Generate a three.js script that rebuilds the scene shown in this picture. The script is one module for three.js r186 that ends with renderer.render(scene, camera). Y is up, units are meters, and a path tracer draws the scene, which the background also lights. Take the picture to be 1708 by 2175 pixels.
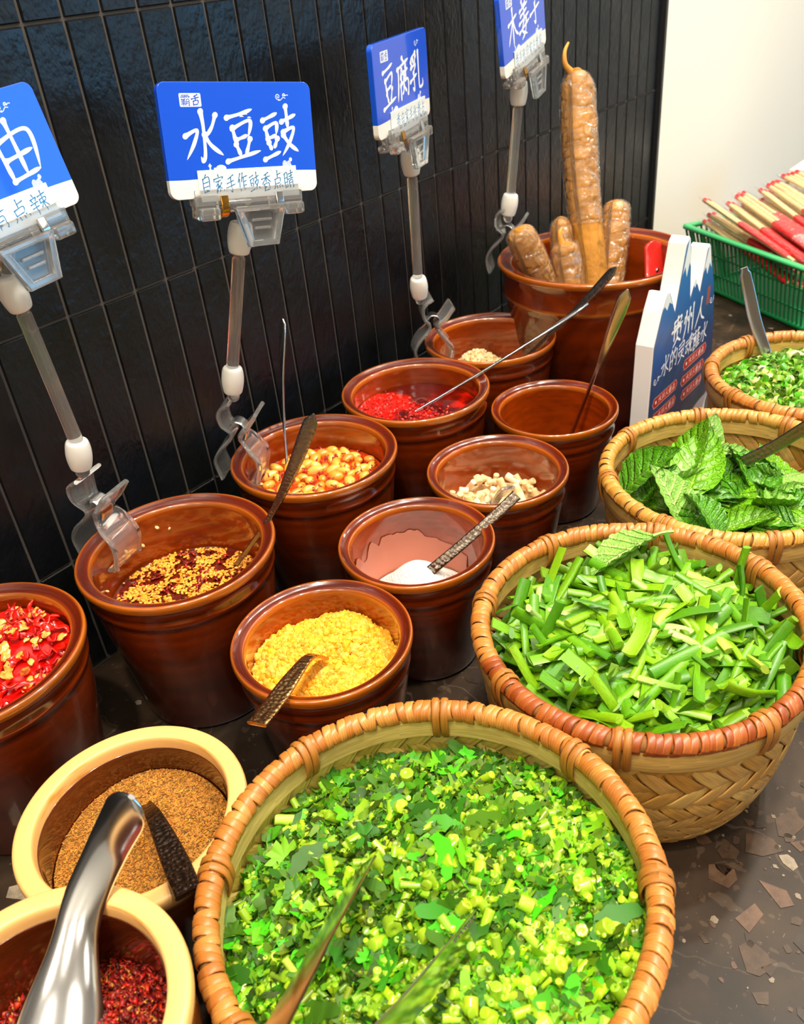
import * as THREE from 'three';
import { mergeGeometries } from 'three/addons/utils/BufferGeometryUtils.js';
import { RoundedBoxGeometry } from 'three/addons/geometries/RoundedBoxGeometry.js';
import { RectAreaLightUniformsLib } from 'three/addons/lights/RectAreaLightUniformsLib.js';

// ---------------------------------------------------------------- camera, sky, light, exposure
// Lengths below are in units of one wall tile (3 cm); every top-level object carries the scale U.
const U = 0.03, D2R = Math.PI / 180;
const scene = new THREE.Scene();
const renderer = new THREE.WebGLRenderer({ antialias: true });
renderer.toneMapping = THREE.LinearToneMapping;
renderer.toneMappingExposure = 0.62;
renderer.shadowMap.enabled = true;
renderer.shadowMap.type = THREE.PCFSoftShadowMap;
RectAreaLightUniformsLib.init();
const camera = new THREE.PerspectiveCamera(2 * Math.atan(1087.5 / 1817.3) / D2R, 1708 / 2175, 0.02, 30);
camera.position.set(-10.288 * U, 15.961 * U, 19.052 * U);
camera.rotation.set(-32.923 * D2R, -48.626 * D2R, -6.114 * D2R, 'YXZ');
camera.focus = 0.56; camera.userData.fStop = 16;
scene.add(camera);
scene.background = new THREE.Color(1.2, 3.4, 5.7);                 // cool daylight, seen only through the shopfront opening
const LAMP = new THREE.Color(1.0, 0.9, 0.74);
const SPOTS = [                                                        // recessed ceiling downlights: x, z, candela
  [-16, 19, 9], [0, 19, 9], [16, 19, 9], [32, 19, 10], [48, 19, 10],
];
const PANELS = [[-22, 50], [14, 50], [50, 50], [86, 50], [122, 50], [-22, 90], [50, 90], [122, 90], [-31, 20], [-63, 14], [-63, 42], [-63, 72], [86, 18], [122, 18]];   // LED panels over the dining room   // further lamps over the dining room
const PANEL_NITS = 26;

// ---------------------------------------------------------------- helpers
let seedState = 7;
const rnd = () => { seedState = (seedState + 0x6d2b79f5) | 0; let t = Math.imul(seedState ^ (seedState >>> 15), 1 | seedState); t = (t + Math.imul(t ^ (t >>> 7), 61 | t)) ^ t; return ((t ^ (t >>> 14)) >>> 0) / 4294967296; };
const reseed = (n) => { seedState = n; };
const rr = (a, b) => a + (b - a) * rnd();
const pick = (a) => a[Math.floor(rnd() * a.length) % a.length];
const V = (x, y, z) => new THREE.Vector3(x, y, z);
const clamp = (x, a, b) => Math.min(b, Math.max(a, x));
const sm = (a, b, x) => { const t = clamp((x - a) / (b - a), 0, 1); return t * t * (3 - 2 * t); };
const col = (c) => new THREE.Color(c);
const names = {};
function numbered(name) { const n = names[name] ?? 0; names[name] = n + 1; return n ? name + '_' + String(n).padStart(3, '0') : name; }
function shade(o) { o.traverse((m) => { if (m.isMesh) { m.castShadow = true; m.receiveShadow = true; } }); return o; }
function add(o, name, data) { o.name = numbered(name); o.scale.multiplyScalar(U); o.position.multiplyScalar(U); Object.assign(o.userData, data); scene.add(shade(o)); return o; }
function group(name, label, category, pos = [0, 0, 0], grp) {
  const o = new THREE.Group(); o.position.set(...pos);
  const d = { label, category }; if (grp) d.group = grp;
  return add(o, name, d);
}
function part(name, geo, mat, parent, label) {
  const m = new THREE.Mesh(geo, mat); m.name = name; m.castShadow = m.receiveShadow = true; if (label) m.userData.label = label;
  parent.add(m); return m;
}
function solo(name, geo, mat, label, category, grp) { const d = { label, category }; if (grp) d.group = grp; return add(new THREE.Mesh(geo, mat), name, d); }
function struct(name, geo, mat) { return add(geo ? new THREE.Mesh(geo, mat) : new THREE.Group(), name, { kind: 'structure' }); }
function stuff(name, mesh, label, category) { return add(mesh, name, { label, category, kind: 'stuff' }); }
function stuffIn(name, mesh, parent) { mesh.name = name; mesh.userData.kind = 'stuff'; mesh.castShadow = mesh.receiveShadow = true; parent.add(mesh); return mesh; }

// tileable value noise
function noiseGrid(n, seed) { const s = seedState; reseed(seed); const g = new Float32Array(n * n).map(() => rnd()); seedState = s; return g; }
const grids = {};
function vnoise(x, y, n, seed) {                                        // period n
  const g = grids[n + '_' + seed] ?? (grids[n + '_' + seed] = noiseGrid(n, seed * 7919 + n));
  const xi = Math.floor(x), yi = Math.floor(y), fx = x - xi, fy = y - yi, m = (a) => ((a % n) + n) % n;
  const u = fx * fx * (3 - 2 * fx), v = fy * fy * (3 - 2 * fy), a = g[m(yi) * n + m(xi)], b = g[m(yi) * n + m(xi + 1)], c = g[m(yi + 1) * n + m(xi)], d = g[m(yi + 1) * n + m(xi + 1)];
  return a + (b - a) * u + (c - a) * v + (a - b - c + d) * u * v;
}
function fbm(x, y, n, seed, oct = 4, gain = 0.5) { let s = 0, a = 1, t = 0; for (let i = 0; i < oct; i++) { s += a * vnoise(x * (1 << i), y * (1 << i), n << i, seed + i); t += a; a *= gain; } return s / t; }
function texture(w, h, fn, srgb, repeat) {
  const d = new Uint8Array(w * h * 4);
  for (let y = 0; y < h; y++) for (let x = 0; x < w; x++) { const c = fn(x / w, y / h, x, y), o = (y * w + x) * 4; d[o] = clamp(c[0], 0, 1) * 255; d[o + 1] = clamp(c[1], 0, 1) * 255; d[o + 2] = clamp(c[2], 0, 1) * 255; d[o + 3] = 255; }
  const t = new THREE.DataTexture(d, w, h); t.wrapS = t.wrapT = THREE.RepeatWrapping; t.magFilter = THREE.LinearFilter; t.minFilter = THREE.LinearMipmapLinearFilter; t.generateMipmaps = true;
  if (srgb) t.colorSpace = THREE.SRGBColorSpace; if (repeat) t.repeat.set(...repeat); t.needsUpdate = true; return t;
}
const grey = (f) => (x, y) => { const v = f(x, y); return [v, v, v]; };
const std = (o) => new THREE.MeshStandardMaterial(o);
const phy = (o) => new THREE.MeshPhysicalMaterial(o);

// a closed bar swept along a path: w across, h thick, both numbers or functions of 0..1
function sweep(pts, o = {}) {
  const { w = 0.2, h = 0.05, up = V(0, 1, 0), n = 20, k = 8, e = 1, closed = false, caps = true, color = null, lin = false, bend = 0 } = o;
  const P = []; const curve = lin ? null : new THREE.CatmullRomCurve3(pts, closed, 'centripetal');
  const N = lin ? pts.length - 1 : n;
  for (let i = 0; i <= N; i++) P.push(lin ? pts[i].clone() : curve.getPointAt(i / N));
  const pos = [], uv = [], idx = [], cl = []; let len = 0; const f = (q, t) => (typeof q === 'function' ? q(t) : q), sp = (c) => Math.sign(c) * Math.pow(Math.abs(c), e);
  for (let i = 0; i <= N; i++) {
    if (i) len += P[i].distanceTo(P[i - 1]);
    const a = P[closed ? (i - 1 + N) % N : Math.max(0, i - 1)], b = P[closed ? (i + 1) % N : Math.min(N, i + 1)];
    const T = b.clone().sub(a).normalize(), u = typeof up === 'function' ? up(i / N, P[i]) : up;
    const S = T.clone().cross(u).normalize(), M = S.clone().cross(T).normalize(), t = i / N, ww = f(w, t) / 2, hh = f(h, t) / 2;
    for (let j = 0; j <= k; j++) {
      const g = (j / k) * Math.PI * 2, c = sp(Math.cos(g)), s = sp(Math.sin(g));
      const q = P[i].clone().addScaledVector(S, c * ww).addScaledVector(M, s * hh + bend * ww * c * c);
      pos.push(q.x, q.y, q.z); uv.push(len, (c + (s > 0 ? 0 : 2)) * ww);
      if (color) { const C = color(t, c, s); cl.push(C.r, C.g, C.b); }
    }
  }
  for (let i = 0; i < N; i++) for (let j = 0; j < k; j++) { const a = i * (k + 1) + j, b = a + k + 1; idx.push(a, b, a + 1, a + 1, b, b + 1); }
  if (caps && !closed) for (const i of [0, N]) {
    const c0 = pos.length / 3; pos.push(P[i].x, P[i].y, P[i].z); uv.push(i ? len : 0, 0); if (color) { const C = color(i / N, 0, 0); cl.push(C.r, C.g, C.b); }
    const base = pos.length / 3;
    for (let j = 0; j <= k; j++) { const a = (i * (k + 1) + j) * 3; pos.push(pos[a], pos[a + 1], pos[a + 2]); uv.push(i ? len : 0, 0.1 * j / k); if (color) cl.push(cl[a], cl[a + 1], cl[a + 2]); }
    for (let j = 0; j < k; j++) i ? idx.push(c0, base + j + 1, base + j) : idx.push(c0, base + j, base + j + 1);
  }
  const g = new THREE.BufferGeometry(); g.setAttribute('position', new THREE.Float32BufferAttribute(pos, 3)); g.setAttribute('uv', new THREE.Float32BufferAttribute(uv, 2)); g.setIndex(idx);
  if (color) g.setAttribute('color', new THREE.Float32BufferAttribute(cl, 3));
  g.computeVertexNormals(); return g;
}
// surface of revolution from [r, y, colour?] rows
function lathe(rows, seg = 72, arc = Math.PI * 2) {
  const g = new THREE.LatheGeometry(rows.map((p) => new THREE.Vector2(p[0], p[1])), seg, 0, arc);
  if (rows[0][2]) { const c = []; for (let i = 0; i <= seg; i++) for (const p of rows) c.push(p[2].r, p[2].g, p[2].b); g.setAttribute('color', new THREE.Float32BufferAttribute(c, 3)); }
  return g;
}
// smooth rows through control rows (keeps the third entry blended)
function smoothRows(rows, per = 4) {
  const c = new THREE.SplineCurve(rows.map((p) => new THREE.Vector2(p[0], p[1]))), out = [], n = (rows.length - 1) * per;
  for (let i = 0; i <= n; i++) { const t = i / n, q = c.getPoint(t), f = t * (rows.length - 1), a = Math.min(rows.length - 2, Math.floor(f)); out.push(rows[0][2] ? [q.x, q.y, rows[a][2].clone().lerp(rows[a + 1][2], f - a)] : [q.x, q.y]); }
  return out;
}
// heap: a disc of radius R whose height is fn(x, z, r/R); closed below
function heap(R, fn, o = {}) {
  const { nr = 30, na = 72, color = null, wob = 0 } = o, pos = [], uv = [], idx = [], cl = [];
  for (let i = 0; i <= nr; i++) for (let j = 0; j <= na; j++) {
    const a = (j / na) * Math.PI * 2, r = R * (i / nr) * (1 + wob * Math.sin(3 * a + 1)), x = r * Math.cos(a), z = r * Math.sin(a), y = fn(x, z, i / nr);
    pos.push(x, y, z); uv.push(x, z); if (color) { const C = color(x, z, y); cl.push(C.r, C.g, C.b); }
  }
  for (let i = 0; i < nr; i++) for (let j = 0; j < na; j++) { const a = i * (na + 1) + j, b = a + na + 1; idx.push(a, a + 1, b, a + 1, b + 1, b); }
  const g = new THREE.BufferGeometry(); g.setAttribute('position', new THREE.Float32BufferAttribute(pos, 3)); g.setAttribute('uv', new THREE.Float32BufferAttribute(uv, 2)); if (color) g.setAttribute('color', new THREE.Float32BufferAttribute(cl, 3));
  g.setIndex(idx); g.computeVertexNormals(); return g;
}
const bump2 = (x, z, s, seed, oct = 4) => fbm(x * s + 40, z * s + 40, 64, seed, oct) - 0.5;
const dummy = new THREE.Object3D();
function scatter(geo, mat, n, fn) {                                     // instanced stuff; fn(i, dummy) may return a colour
  const m = new THREE.InstancedMesh(geo, mat, n);
  for (let i = 0; i < n; i++) { dummy.position.set(0, 0, 0); dummy.rotation.set(0, 0, 0); dummy.scale.set(1, 1, 1); const c = fn(i, dummy); dummy.updateMatrix(); m.setMatrixAt(i, dummy.matrix); if (c) m.setColorAt(i, c); }
  return m;
}
const disc = (R, pow = 0.5) => { const a = rnd() * Math.PI * 2, r = R * Math.pow(rnd(), pow); return [r * Math.cos(a), r * Math.sin(a)]; };
const hsl = (h, s, l) => new THREE.Color().setHSL(h, s, l, THREE.SRGBColorSpace);

// ---------------------------------------------------------------- the room
const tileBump = texture(512, 512, grey((x, y) => 0.55 * fbm(x * 8, y * 8, 8, 3, 5) + 0.45 * fbm(x * 40, y * 24, 8, 9, 3)), false);
tileBump.repeat.set(0.22, 0.22);
const tileRough = texture(256, 256, grey((x, y) => 0.2 + 0.3 * fbm(x * 5, y * 5, 5, 31, 4)), false); tileRough.repeat.set(0.13, 0.13);
const tileMats = ['#0e1013', '#0b0d10', '#111317', '#0d0e12'].map((c) => phy({ color: col(c), roughness: 1, roughnessMap: tileRough, bumpMap: tileBump, bumpScale: 0.0012, specularIntensity: 0.85 }));
const groutMat = std({ color: col('#544e49'), roughness: 0.95, bumpMap: tileBump, bumpScale: 0.001 });
const plasterBump = texture(512, 512, grey((x, y) => fbm(x * 28, y * 28, 28, 5, 4)), false); plasterBump.repeat.set(0.08, 0.08);
const plaster = std({ color: col('#efeade'), roughness: 0.9, bumpMap: plasterBump, bumpScale: 0.0016 });
const dimWall = std({ color: col('#8f8475'), roughness: 0.9 });

const WALL_END = 33.2, TILE_H = 6.058, H3 = 3.336;
// one ceramic tile: flat face with a chamfer on all sides; face at z = 0.02 proud of the grout
function tileGeo(w, h, o) {
  const g = [], c = 0.03, d = 0.06, t = () => rr(-0.006, 0.006);
  const F = [[c, c, d + t()], [w - c, c, d + t()], [w - c, h - c, d + t()], [c, h - c, d + t()]], B = [[0, 0, 0], [w, 0, 0], [w, h, 0], [0, h, 0]];
  const pos = [], uv = [], quad = (a, b, e, f) => { for (const q of [a, b, e, a, e, f]) { pos.push(...q); uv.push(q[0] + o[0], q[1] + o[1]); } };
  quad(...F); for (let i = 0; i < 4; i++) { const j = (i + 1) % 4; quad(B[i], B[j], F[j], F[i]); }
  const b = new THREE.BufferGeometry(); b.setAttribute('position', new THREE.Float32BufferAttribute(pos, 3)); b.setAttribute('uv', new THREE.Float32BufferAttribute(uv, 2)); b.computeVertexNormals(); return b;
}
reseed(11);
const wallBack = struct('wall_back');
{
  const back = new THREE.BoxGeometry(WALL_END + 75, 92, 4); part('grout', back, groutMat, wallBack).position.set((WALL_END - 75) / 2, 16, -2.03);
  const gap = 0.064, shapes = [0, 1, 2, 3, 4].map((i) => tileGeo(1 - gap, TILE_H - gap, [i * 3.7, i * 8.1])), low = [0, 1, 2].map((i) => tileGeo(1 - gap, H3 - gap, [i * 5.7, i * 2.1]));
  for (let i = -26; i < WALL_END; i++) {
    const w = Math.min(1, WALL_END - i);
    for (let r = 0; r < 4; r++) {
      const m = part('tile', r ? shapes[(i * 7 + r * 3 + 700) % 5] : low[(i + 60) % 3], tileMats[Math.floor(rnd() * 4)], wallBack);
      m.position.set(i + gap / 2, r ? H3 + (r - 1) * TILE_H + gap / 2 : gap / 2, -0.03); if (w < 1) m.scale.x = w;
      m.rotation.set(rr(-0.0012, 0.0012), rr(-0.006, 0.006), 0);
    }
  }
  part('edge_trim', new THREE.BoxGeometry(0.22, 46, 0.5), std({ color: col('#4a4a4c'), roughness: 0.35, metalness: 0.8 }), wallBack).position.set(WALL_END + 0.11, 23, 0.0);
}
struct('wall_right', new THREE.BoxGeometry(120, 92, 4), plaster).position.set((WALL_END + 60.2) * U, 16 * U, -2.28 * U);
{
  const g = wallBack;
  struct('floor', new THREE.BoxGeometry(230, 2, 124), std({ color: col('#a3937f'), roughness: 0.6 })).position.set(38 * U, -31 * U, 55 * U);
  struct('ceiling', new THREE.BoxGeometry(230, 2, 124), std({ color: col('#dcd6cc'), roughness: 0.9 })).position.set(38 * U, 63 * U, 55 * U);
  struct('wall_left', new THREE.BoxGeometry(2, 92, 124), plaster).position.set(-76 * U, 16 * U, 55 * U);
  struct('wall_end', new THREE.BoxGeometry(2, 92, 124), plaster).position.set(153 * U, 16 * U, 55 * U);
  // street side with one shopfront opening to the daylight
  const f = struct('wall_front'), ox0 = 40, ox1 = 132, oy0 = 4, oy1 = 42, z = 118;
  const seg = (w, h, x, y) => part('wall_panel', new THREE.BoxGeometry(w, h, 2), dimWall, f).position.set(x, y, z);
  seg(ox0 + 75, 92, (ox0 - 75) / 2, 16); seg(152 - ox1, 92, (152 + ox1) / 2, 16); seg(ox1 - ox0, 62 - oy1, (ox0 + ox1) / 2, (62 + oy1) / 2); seg(ox1 - ox0, oy0 + 30, (ox0 + ox1) / 2, (oy0 - 30) / 2);
  const w = struct('window_1'); const frame = std({ color: col('#2b2b2d'), roughness: 0.5, metalness: 0.4 });
  for (const x of [ox0, (2 * ox0 + ox1) / 3, (ox0 + 2 * ox1) / 3, ox1]) part('window_frame', new THREE.BoxGeometry(1, oy1 - oy0, 1.4), frame, w).position.set(x, (oy0 + oy1) / 2, z);
  for (const y of [oy0, oy1]) part('window_frame', new THREE.BoxGeometry(ox1 - ox0, 1, 1.4), frame, w).position.set((ox0 + ox1) / 2, y, z);
}
// recessed downlights: a glowing disc in a rim, its light just in front
function downlight(x, z, cd, spread, label) {
  const o = group('downlight', label, 'ceiling light', [x, 62, z], 'ceiling downlights');
  part('rim', lathe([[1.6, -0.02], [2.1, -0.02], [2.15, -0.14], [1.55, -0.2], [1.5, -0.02]], 32), std({ color: col('#d8d8d8'), roughness: 0.4 }), o);
  part('lens', new THREE.CylinderGeometry(1.5, 1.5, 0.08, 32), std({ color: 0x222222, emissive: LAMP, emissiveIntensity: 9 }), o).position.y = -0.08;
  const l = new THREE.SpotLight(LAMP, cd, 0, spread, 0.6, 2); l.position.set(x * U, 61.6 * U, z * U); l.target.position.set(x * U, 0, z * U); l.castShadow = true; l.shadow.radius = 1.9; l.shadow.mapSize.set(1024, 1024);
  scene.add(l, l.target);
}
SPOTS.forEach(([x, z, cd], i) => downlight(x, z, cd, 1.05, 'round recessed ceiling downlight in the row above the serving counter'));
for (const [x, z] of PANELS) {
  const o = group('ceiling_panel', 'flat square LED panel in the dining room ceiling', 'ceiling light', [x, 61.9, z], 'ceiling LED panels');
  part('frame', new THREE.BoxGeometry(17, 0.3, 9), std({ color: col('#e6e6e6'), roughness: 0.5 }), o);
  part('diffuser', new THREE.BoxGeometry(16, 0.1, 8), std({ color: 0x888888, emissive: LAMP, emissiveIntensity: 5 }), o).position.y = -0.16;
  const l = new THREE.RectAreaLight(LAMP, PANEL_NITS, 16 * U, 8 * U); l.position.set(x * U, 61.55 * U, z * U); l.lookAt(x * U, 0, z * U); scene.add(l);
}

// ---------------------------------------------------------------- the terrazzo counter
reseed(21);
const terra = texture(1024, 1024, (x, y) => {
  const n = fbm(x * 10, y * 10, 10, 41, 5), f = vnoise(x * 220, y * 220, 220, 4), g = fbm(x * 60, y * 60, 60, 8, 2), v = Math.abs(fbm(x * 6, y * 6, 6, 77, 4) - 0.5);
  let c = [0.165 + 0.24 * (n - 0.5), 0.118 + 0.19 * (n - 0.5), 0.078 + 0.14 * (n - 0.5)];
  if (f > 0.955) c = c.map((q) => q + 0.32 * (f - 0.9) * 8); else if (f < 0.05) c = c.map((q) => q * 0.72);
  if (g > 0.78) c = [c[0] + 0.08, c[1] + 0.07, c[2] + 0.06]; if (v < 0.006) c = c.map((q) => q + 0.09); return c;
}, true); terra.repeat.set(1 / 13, 1 / 13);
const counterMat = phy({ map: terra, roughness: 0.48, clearcoat: 0.04, clearcoatRoughness: 0.25, specularIntensity: 0.5 });
const counter = group('counter', 'polished dark brown terrazzo counter that carries the pots and baskets', 'counter');
{
  const g = new RoundedBoxGeometry(130, 1.3, 22, 3, 0.15); const p = g.attributes.position, u = g.attributes.uv; for (let i = 0; i < p.count; i++) u.setXY(i, p.getX(i), p.getZ(i) + p.getY(i));
  part('worktop', g, counterMat, counter).position.set(18, -0.65, 11.05);
  part('front_panel', new THREE.BoxGeometry(128, 28.6, 1), std({ color: col('#3b342e'), roughness: 0.7 }), counter).position.set(18, -15.6, 20.6);
  const chipTex = texture(256, 256, (x, y) => { const n = fbm(x * 9, y * 9, 9, 61, 5), k = vnoise(x * 60, y * 60, 60, 2); const v = 0.74 + 0.42 * (n - 0.5) + (k > 0.9 ? 0.15 : 0); return [v, v * 0.985, v * 0.97]; }, true); chipTex.repeat.set(0.55, 0.55);
  const mats = ['#6e523d', '#5a4331', '#7a5c49', '#403024', '#b3a48f', '#382a20'].map((c) => phy({ color: col(c), map: chipTex, roughness: 0.45, clearcoat: 0.05, clearcoatRoughness: 0.25, specularIntensity: 0.5 }));
  const chip = (x, z, s, m) => {
    const n = 4 + Math.floor(rnd() * 3), sh = new THREE.Shape(), a0 = rnd() * 6.3, el = rr(0.55, 1);
    for (let i = 0; i < n; i++) { const a = (i + rr(-0.36, 0.36)) / n * 6.283, r = s * rr(0.62, 1.18), px = Math.cos(a) * r, py = Math.sin(a) * r * el, X = px * Math.cos(a0) - py * Math.sin(a0), Y = px * Math.sin(a0) + py * Math.cos(a0); i ? sh.lineTo(X, Y) : sh.moveTo(X, Y); }
    const g = new THREE.ExtrudeGeometry(sh, { depth: 0.012, bevelEnabled: false }); g.rotateX(-Math.PI / 2);
    part('stone_chip', g, m, counter).position.set(x, 0.001, z);
  };
  // the big chips in the open corner, where the photograph shows them
  for (const [x, z, s, m] of [[2.95, 15.55, 0.45, 0], [1.55, 16.45, 0.3, 1], [1.0, 16.6, 0.4, 0], [2.1, 17.0, 0.42, 1], [0.35, 17.3, 0.45, 2], [1.15, 17.6, 0.45, 2], [2.0, 17.55, 0.24, 4], [-0.35, 17.75, 0.45, 1], [2.9, 17.3, 0.4, 1], [0.55, 18.5, 0.5, 5], [2.15, 18.35, 0.22, 4], [3.2, 18.2, 0.4, 3], [2.6, 17.75, 0.2, 0], [1.55, 15.95, 0.2, 0], [3.6, 16.2, 0.4, 0], [1.4, 19.2, 0.4, 0], [2.2, 19.6, 0.3, 4], [0.3, 19.6, 0.4, 1], [-0.8, 18.8, 0.32, 5], [1.75, 18.8, 0.16, 4]]) chip(x, z, s * 0.95, mats[m]);
  const taken = [];
  for (let k = 0; k < 900 && taken.length < 170; k++) {
    const x = rr(-11, 36), z = rr(0.6, 21.3), s = rr(0.14, 0.5) * (rnd() < 0.5 ? 0.6 : 1);
    if (x > -1.5 && x < 4.2 && z > 15) continue; if (x > 13 && rnd() < 0.5) continue;
    if (taken.some((t) => Math.hypot(t[0] - x, t[1] - z) < (t[2] + s) * 1.15)) continue; taken.push([x, z, s]); chip(x, z, s, mats[Math.floor(rnd() * 6)]);
  }
  for (let k = 0; k < 60; k++) chip(rr(-1.2, 4.2), rr(15.4, 20.5), rr(0.03, 0.09), mats[pick([4, 4, 0, 2])]);
  for (let k = 0; k < 34; k++) chip(rr(-1.2, 4.2), rr(15.8, 20.5), rr(0.1, 0.2), mats[pick([0, 1, 3, 5, 3, 1])]);
}

// ---------------------------------------------------------------- glazed pots
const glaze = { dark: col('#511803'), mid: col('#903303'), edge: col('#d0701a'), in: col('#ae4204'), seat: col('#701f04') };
const glazeTex = texture(512, 512, (x, y) => { const n = 0.8 + 0.5 * (fbm(x * 6, y * 14, 2, 15, 5) - 0.5) + 0.14 * (fbm(x * 40, y * 40, 40, 16, 2) - 0.5); return [n, n * 0.98, n * 0.94]; }, true);
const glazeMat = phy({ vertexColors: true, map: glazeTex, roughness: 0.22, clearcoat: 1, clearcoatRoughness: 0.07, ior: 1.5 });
// rows go up the outside, over the lip, across the lid seat and down the inside
function potRows(r, H, rb, ridge) {
  const g = glaze, D = g.dark, M = g.mid, E = g.edge, I = g.in, S = g.seat;
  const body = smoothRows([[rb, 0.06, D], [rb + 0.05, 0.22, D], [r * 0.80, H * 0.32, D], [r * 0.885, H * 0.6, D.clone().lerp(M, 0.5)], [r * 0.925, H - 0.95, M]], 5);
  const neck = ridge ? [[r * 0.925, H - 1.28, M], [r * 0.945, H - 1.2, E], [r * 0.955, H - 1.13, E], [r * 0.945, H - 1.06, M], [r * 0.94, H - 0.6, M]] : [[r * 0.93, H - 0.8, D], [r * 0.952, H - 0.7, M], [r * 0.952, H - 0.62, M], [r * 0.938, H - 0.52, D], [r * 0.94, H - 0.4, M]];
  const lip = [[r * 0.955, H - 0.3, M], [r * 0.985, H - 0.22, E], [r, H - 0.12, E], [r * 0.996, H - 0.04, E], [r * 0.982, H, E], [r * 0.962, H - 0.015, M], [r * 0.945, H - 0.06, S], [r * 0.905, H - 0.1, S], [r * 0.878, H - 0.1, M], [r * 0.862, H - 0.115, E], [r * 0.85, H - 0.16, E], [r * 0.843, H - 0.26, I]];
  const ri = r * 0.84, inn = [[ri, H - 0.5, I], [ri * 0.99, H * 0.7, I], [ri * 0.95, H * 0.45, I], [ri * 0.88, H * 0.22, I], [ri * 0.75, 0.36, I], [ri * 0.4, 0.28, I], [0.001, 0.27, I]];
  return { outer: [[0.001, 0.05, D], [rb * 0.9, 0.05, D], ...(ridge ? body.filter((b) => b[1] < H - 1.35) : body), ...neck, ...lip.slice(0, 2)], lip: lip.slice(1), inner: [lip[lip.length - 1], ...smoothRows(inn, 3)] };
}
function pot(x, z, r, H, rb, label, ridge) {
  const o = group('glazed_pot', label, 'pot', [x, 0, z]);
  const p = potRows(r, H, rb, ridge), k = 96;
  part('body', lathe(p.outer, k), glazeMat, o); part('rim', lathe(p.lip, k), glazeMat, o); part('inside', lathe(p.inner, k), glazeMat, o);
  return o;
}
// unglazed cream-rimmed pots
const creamTex = texture(512, 256, (x, y) => { const n = fbm(x * 8, y * 4, 4, 51, 5), s = fbm(x * 30, y * 14, 2, 52, 3); let c = [0.95, 0.74, 0.45]; const d = sm(0.66, 0.8, n) * 0.35 + sm(0.7, 0.8, s) * 0.3; c = [c[0] - d * 0.35, c[1] - d * 0.55, c[2] - d * 0.75]; return c; }, true);
const creamMat = phy({ map: creamTex, roughness: 0.45, clearcoat: 0.3, clearcoatRoughness: 0.3 });
function creamPot(x, z, r, H, rb, label) {
  const o = group('cream_rimmed_pot', label, 'pot', [x, 0, z]), O = col('#8a4312'), Dk = col('#4e1d08'), I = col('#70300e'), C = col('#d99a58');
  part('body', lathe([[0.001, 0.05, Dk], ...smoothRows([[rb, 0.05, Dk], [rb + 0.06, 0.25, Dk], [r * 0.84, H * 0.4, Dk], [r * 0.93, H * 0.7, O], [r * 0.95, H - 0.5, O], [r * 0.96, H - 0.36, C]], 4)], 96), glazeMat, o);
  part('rim', lathe(smoothRows([[r * 0.95, H - 0.38], [r * 0.99, H - 0.28], [r, H - 0.14], [r * 0.985, H - 0.03], [r * 0.93, H], [r * 0.86, H - 0.01], [r * 0.835, H - 0.05], [r * 0.825, H - 0.14], [r * 0.82, H - 0.3]], 4), 96), creamMat, o, 'cream unglazed rim with small brown stains');
  const ri = r * 0.82; part('inside', lathe(smoothRows([[ri, H - 0.28, I], [ri * 0.985, H - 0.4, I], [ri * 0.98, H * 0.6, I], [ri * 0.9, H * 0.25, I], [ri * 0.6, 0.35, I], [0.001, 0.3, I]], 4), 96), glazeMat, o);
  return o;
}
const P = {
  picked: [-5.94, 2.66, 2.42, 4.5], sesame: [-0.97, 3.45, 2.42, 4.5], beans: [4.18, 3.25, 2.37, 4.5], chilli: [8.91, 3.25, 2.36, 4.5], tofu: [13.52, 3.05, 2.32, 4.5],
  peanut: [-0.79, 7.94, 2.03, 3.6], salt: [3.25, 7.5, 2.0, 3.6], bits: [7.23, 7.37, 2.01, 3.6], empty: [11.36, 6.85, 2.0, 3.6], big: [18.04, 4.68, 3.5, 6.3],
  cumin: [-6.05, 7.92, 2.13, 3.25], flakes: [-9.36, 11.12, 1.97, 5],
};
for (const [k, label] of Object.entries({
  picked: 'brown glazed pot of red pickled chilli cut off by the left edge',
  sesame: 'brown glazed pot holding sesame chilli oil under the leftmost sign',
  beans: 'brown glazed pot filled with yellow soybeans in red sauce',
  chilli: 'brown glazed pot of bright red chilli oil with a thin spoon',
  tofu: 'brown glazed pot nearly empty but for pale crumbs, beside the tall root pot',
  peanut: 'brown glazed pot heaped with crushed yellow peanuts',
  salt: 'brown glazed pot holding a small heap of white salt',
  bits: 'brown glazed pot with short pale root segments inside',
  empty: 'empty looking brown glazed pot with one steel spoon, next to the mint basket',
})) pot(P[k][0], P[k][1], P[k][2], P[k][3], P[k][2] * 0.72, label);
pot(18.04, 4.68, 3.5, 6.3, 2.65, 'largest brown glazed pot, with wrapped roots standing in it, in the corner', true);
creamPot(...P.cumin, 1.55, 'orange brown pot with a cream rim holding brown cumin powder');
creamPot(...P.flakes, 1.5, 'orange brown pot with a cream rim holding dried chilli flakes, bottom left corner');

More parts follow.
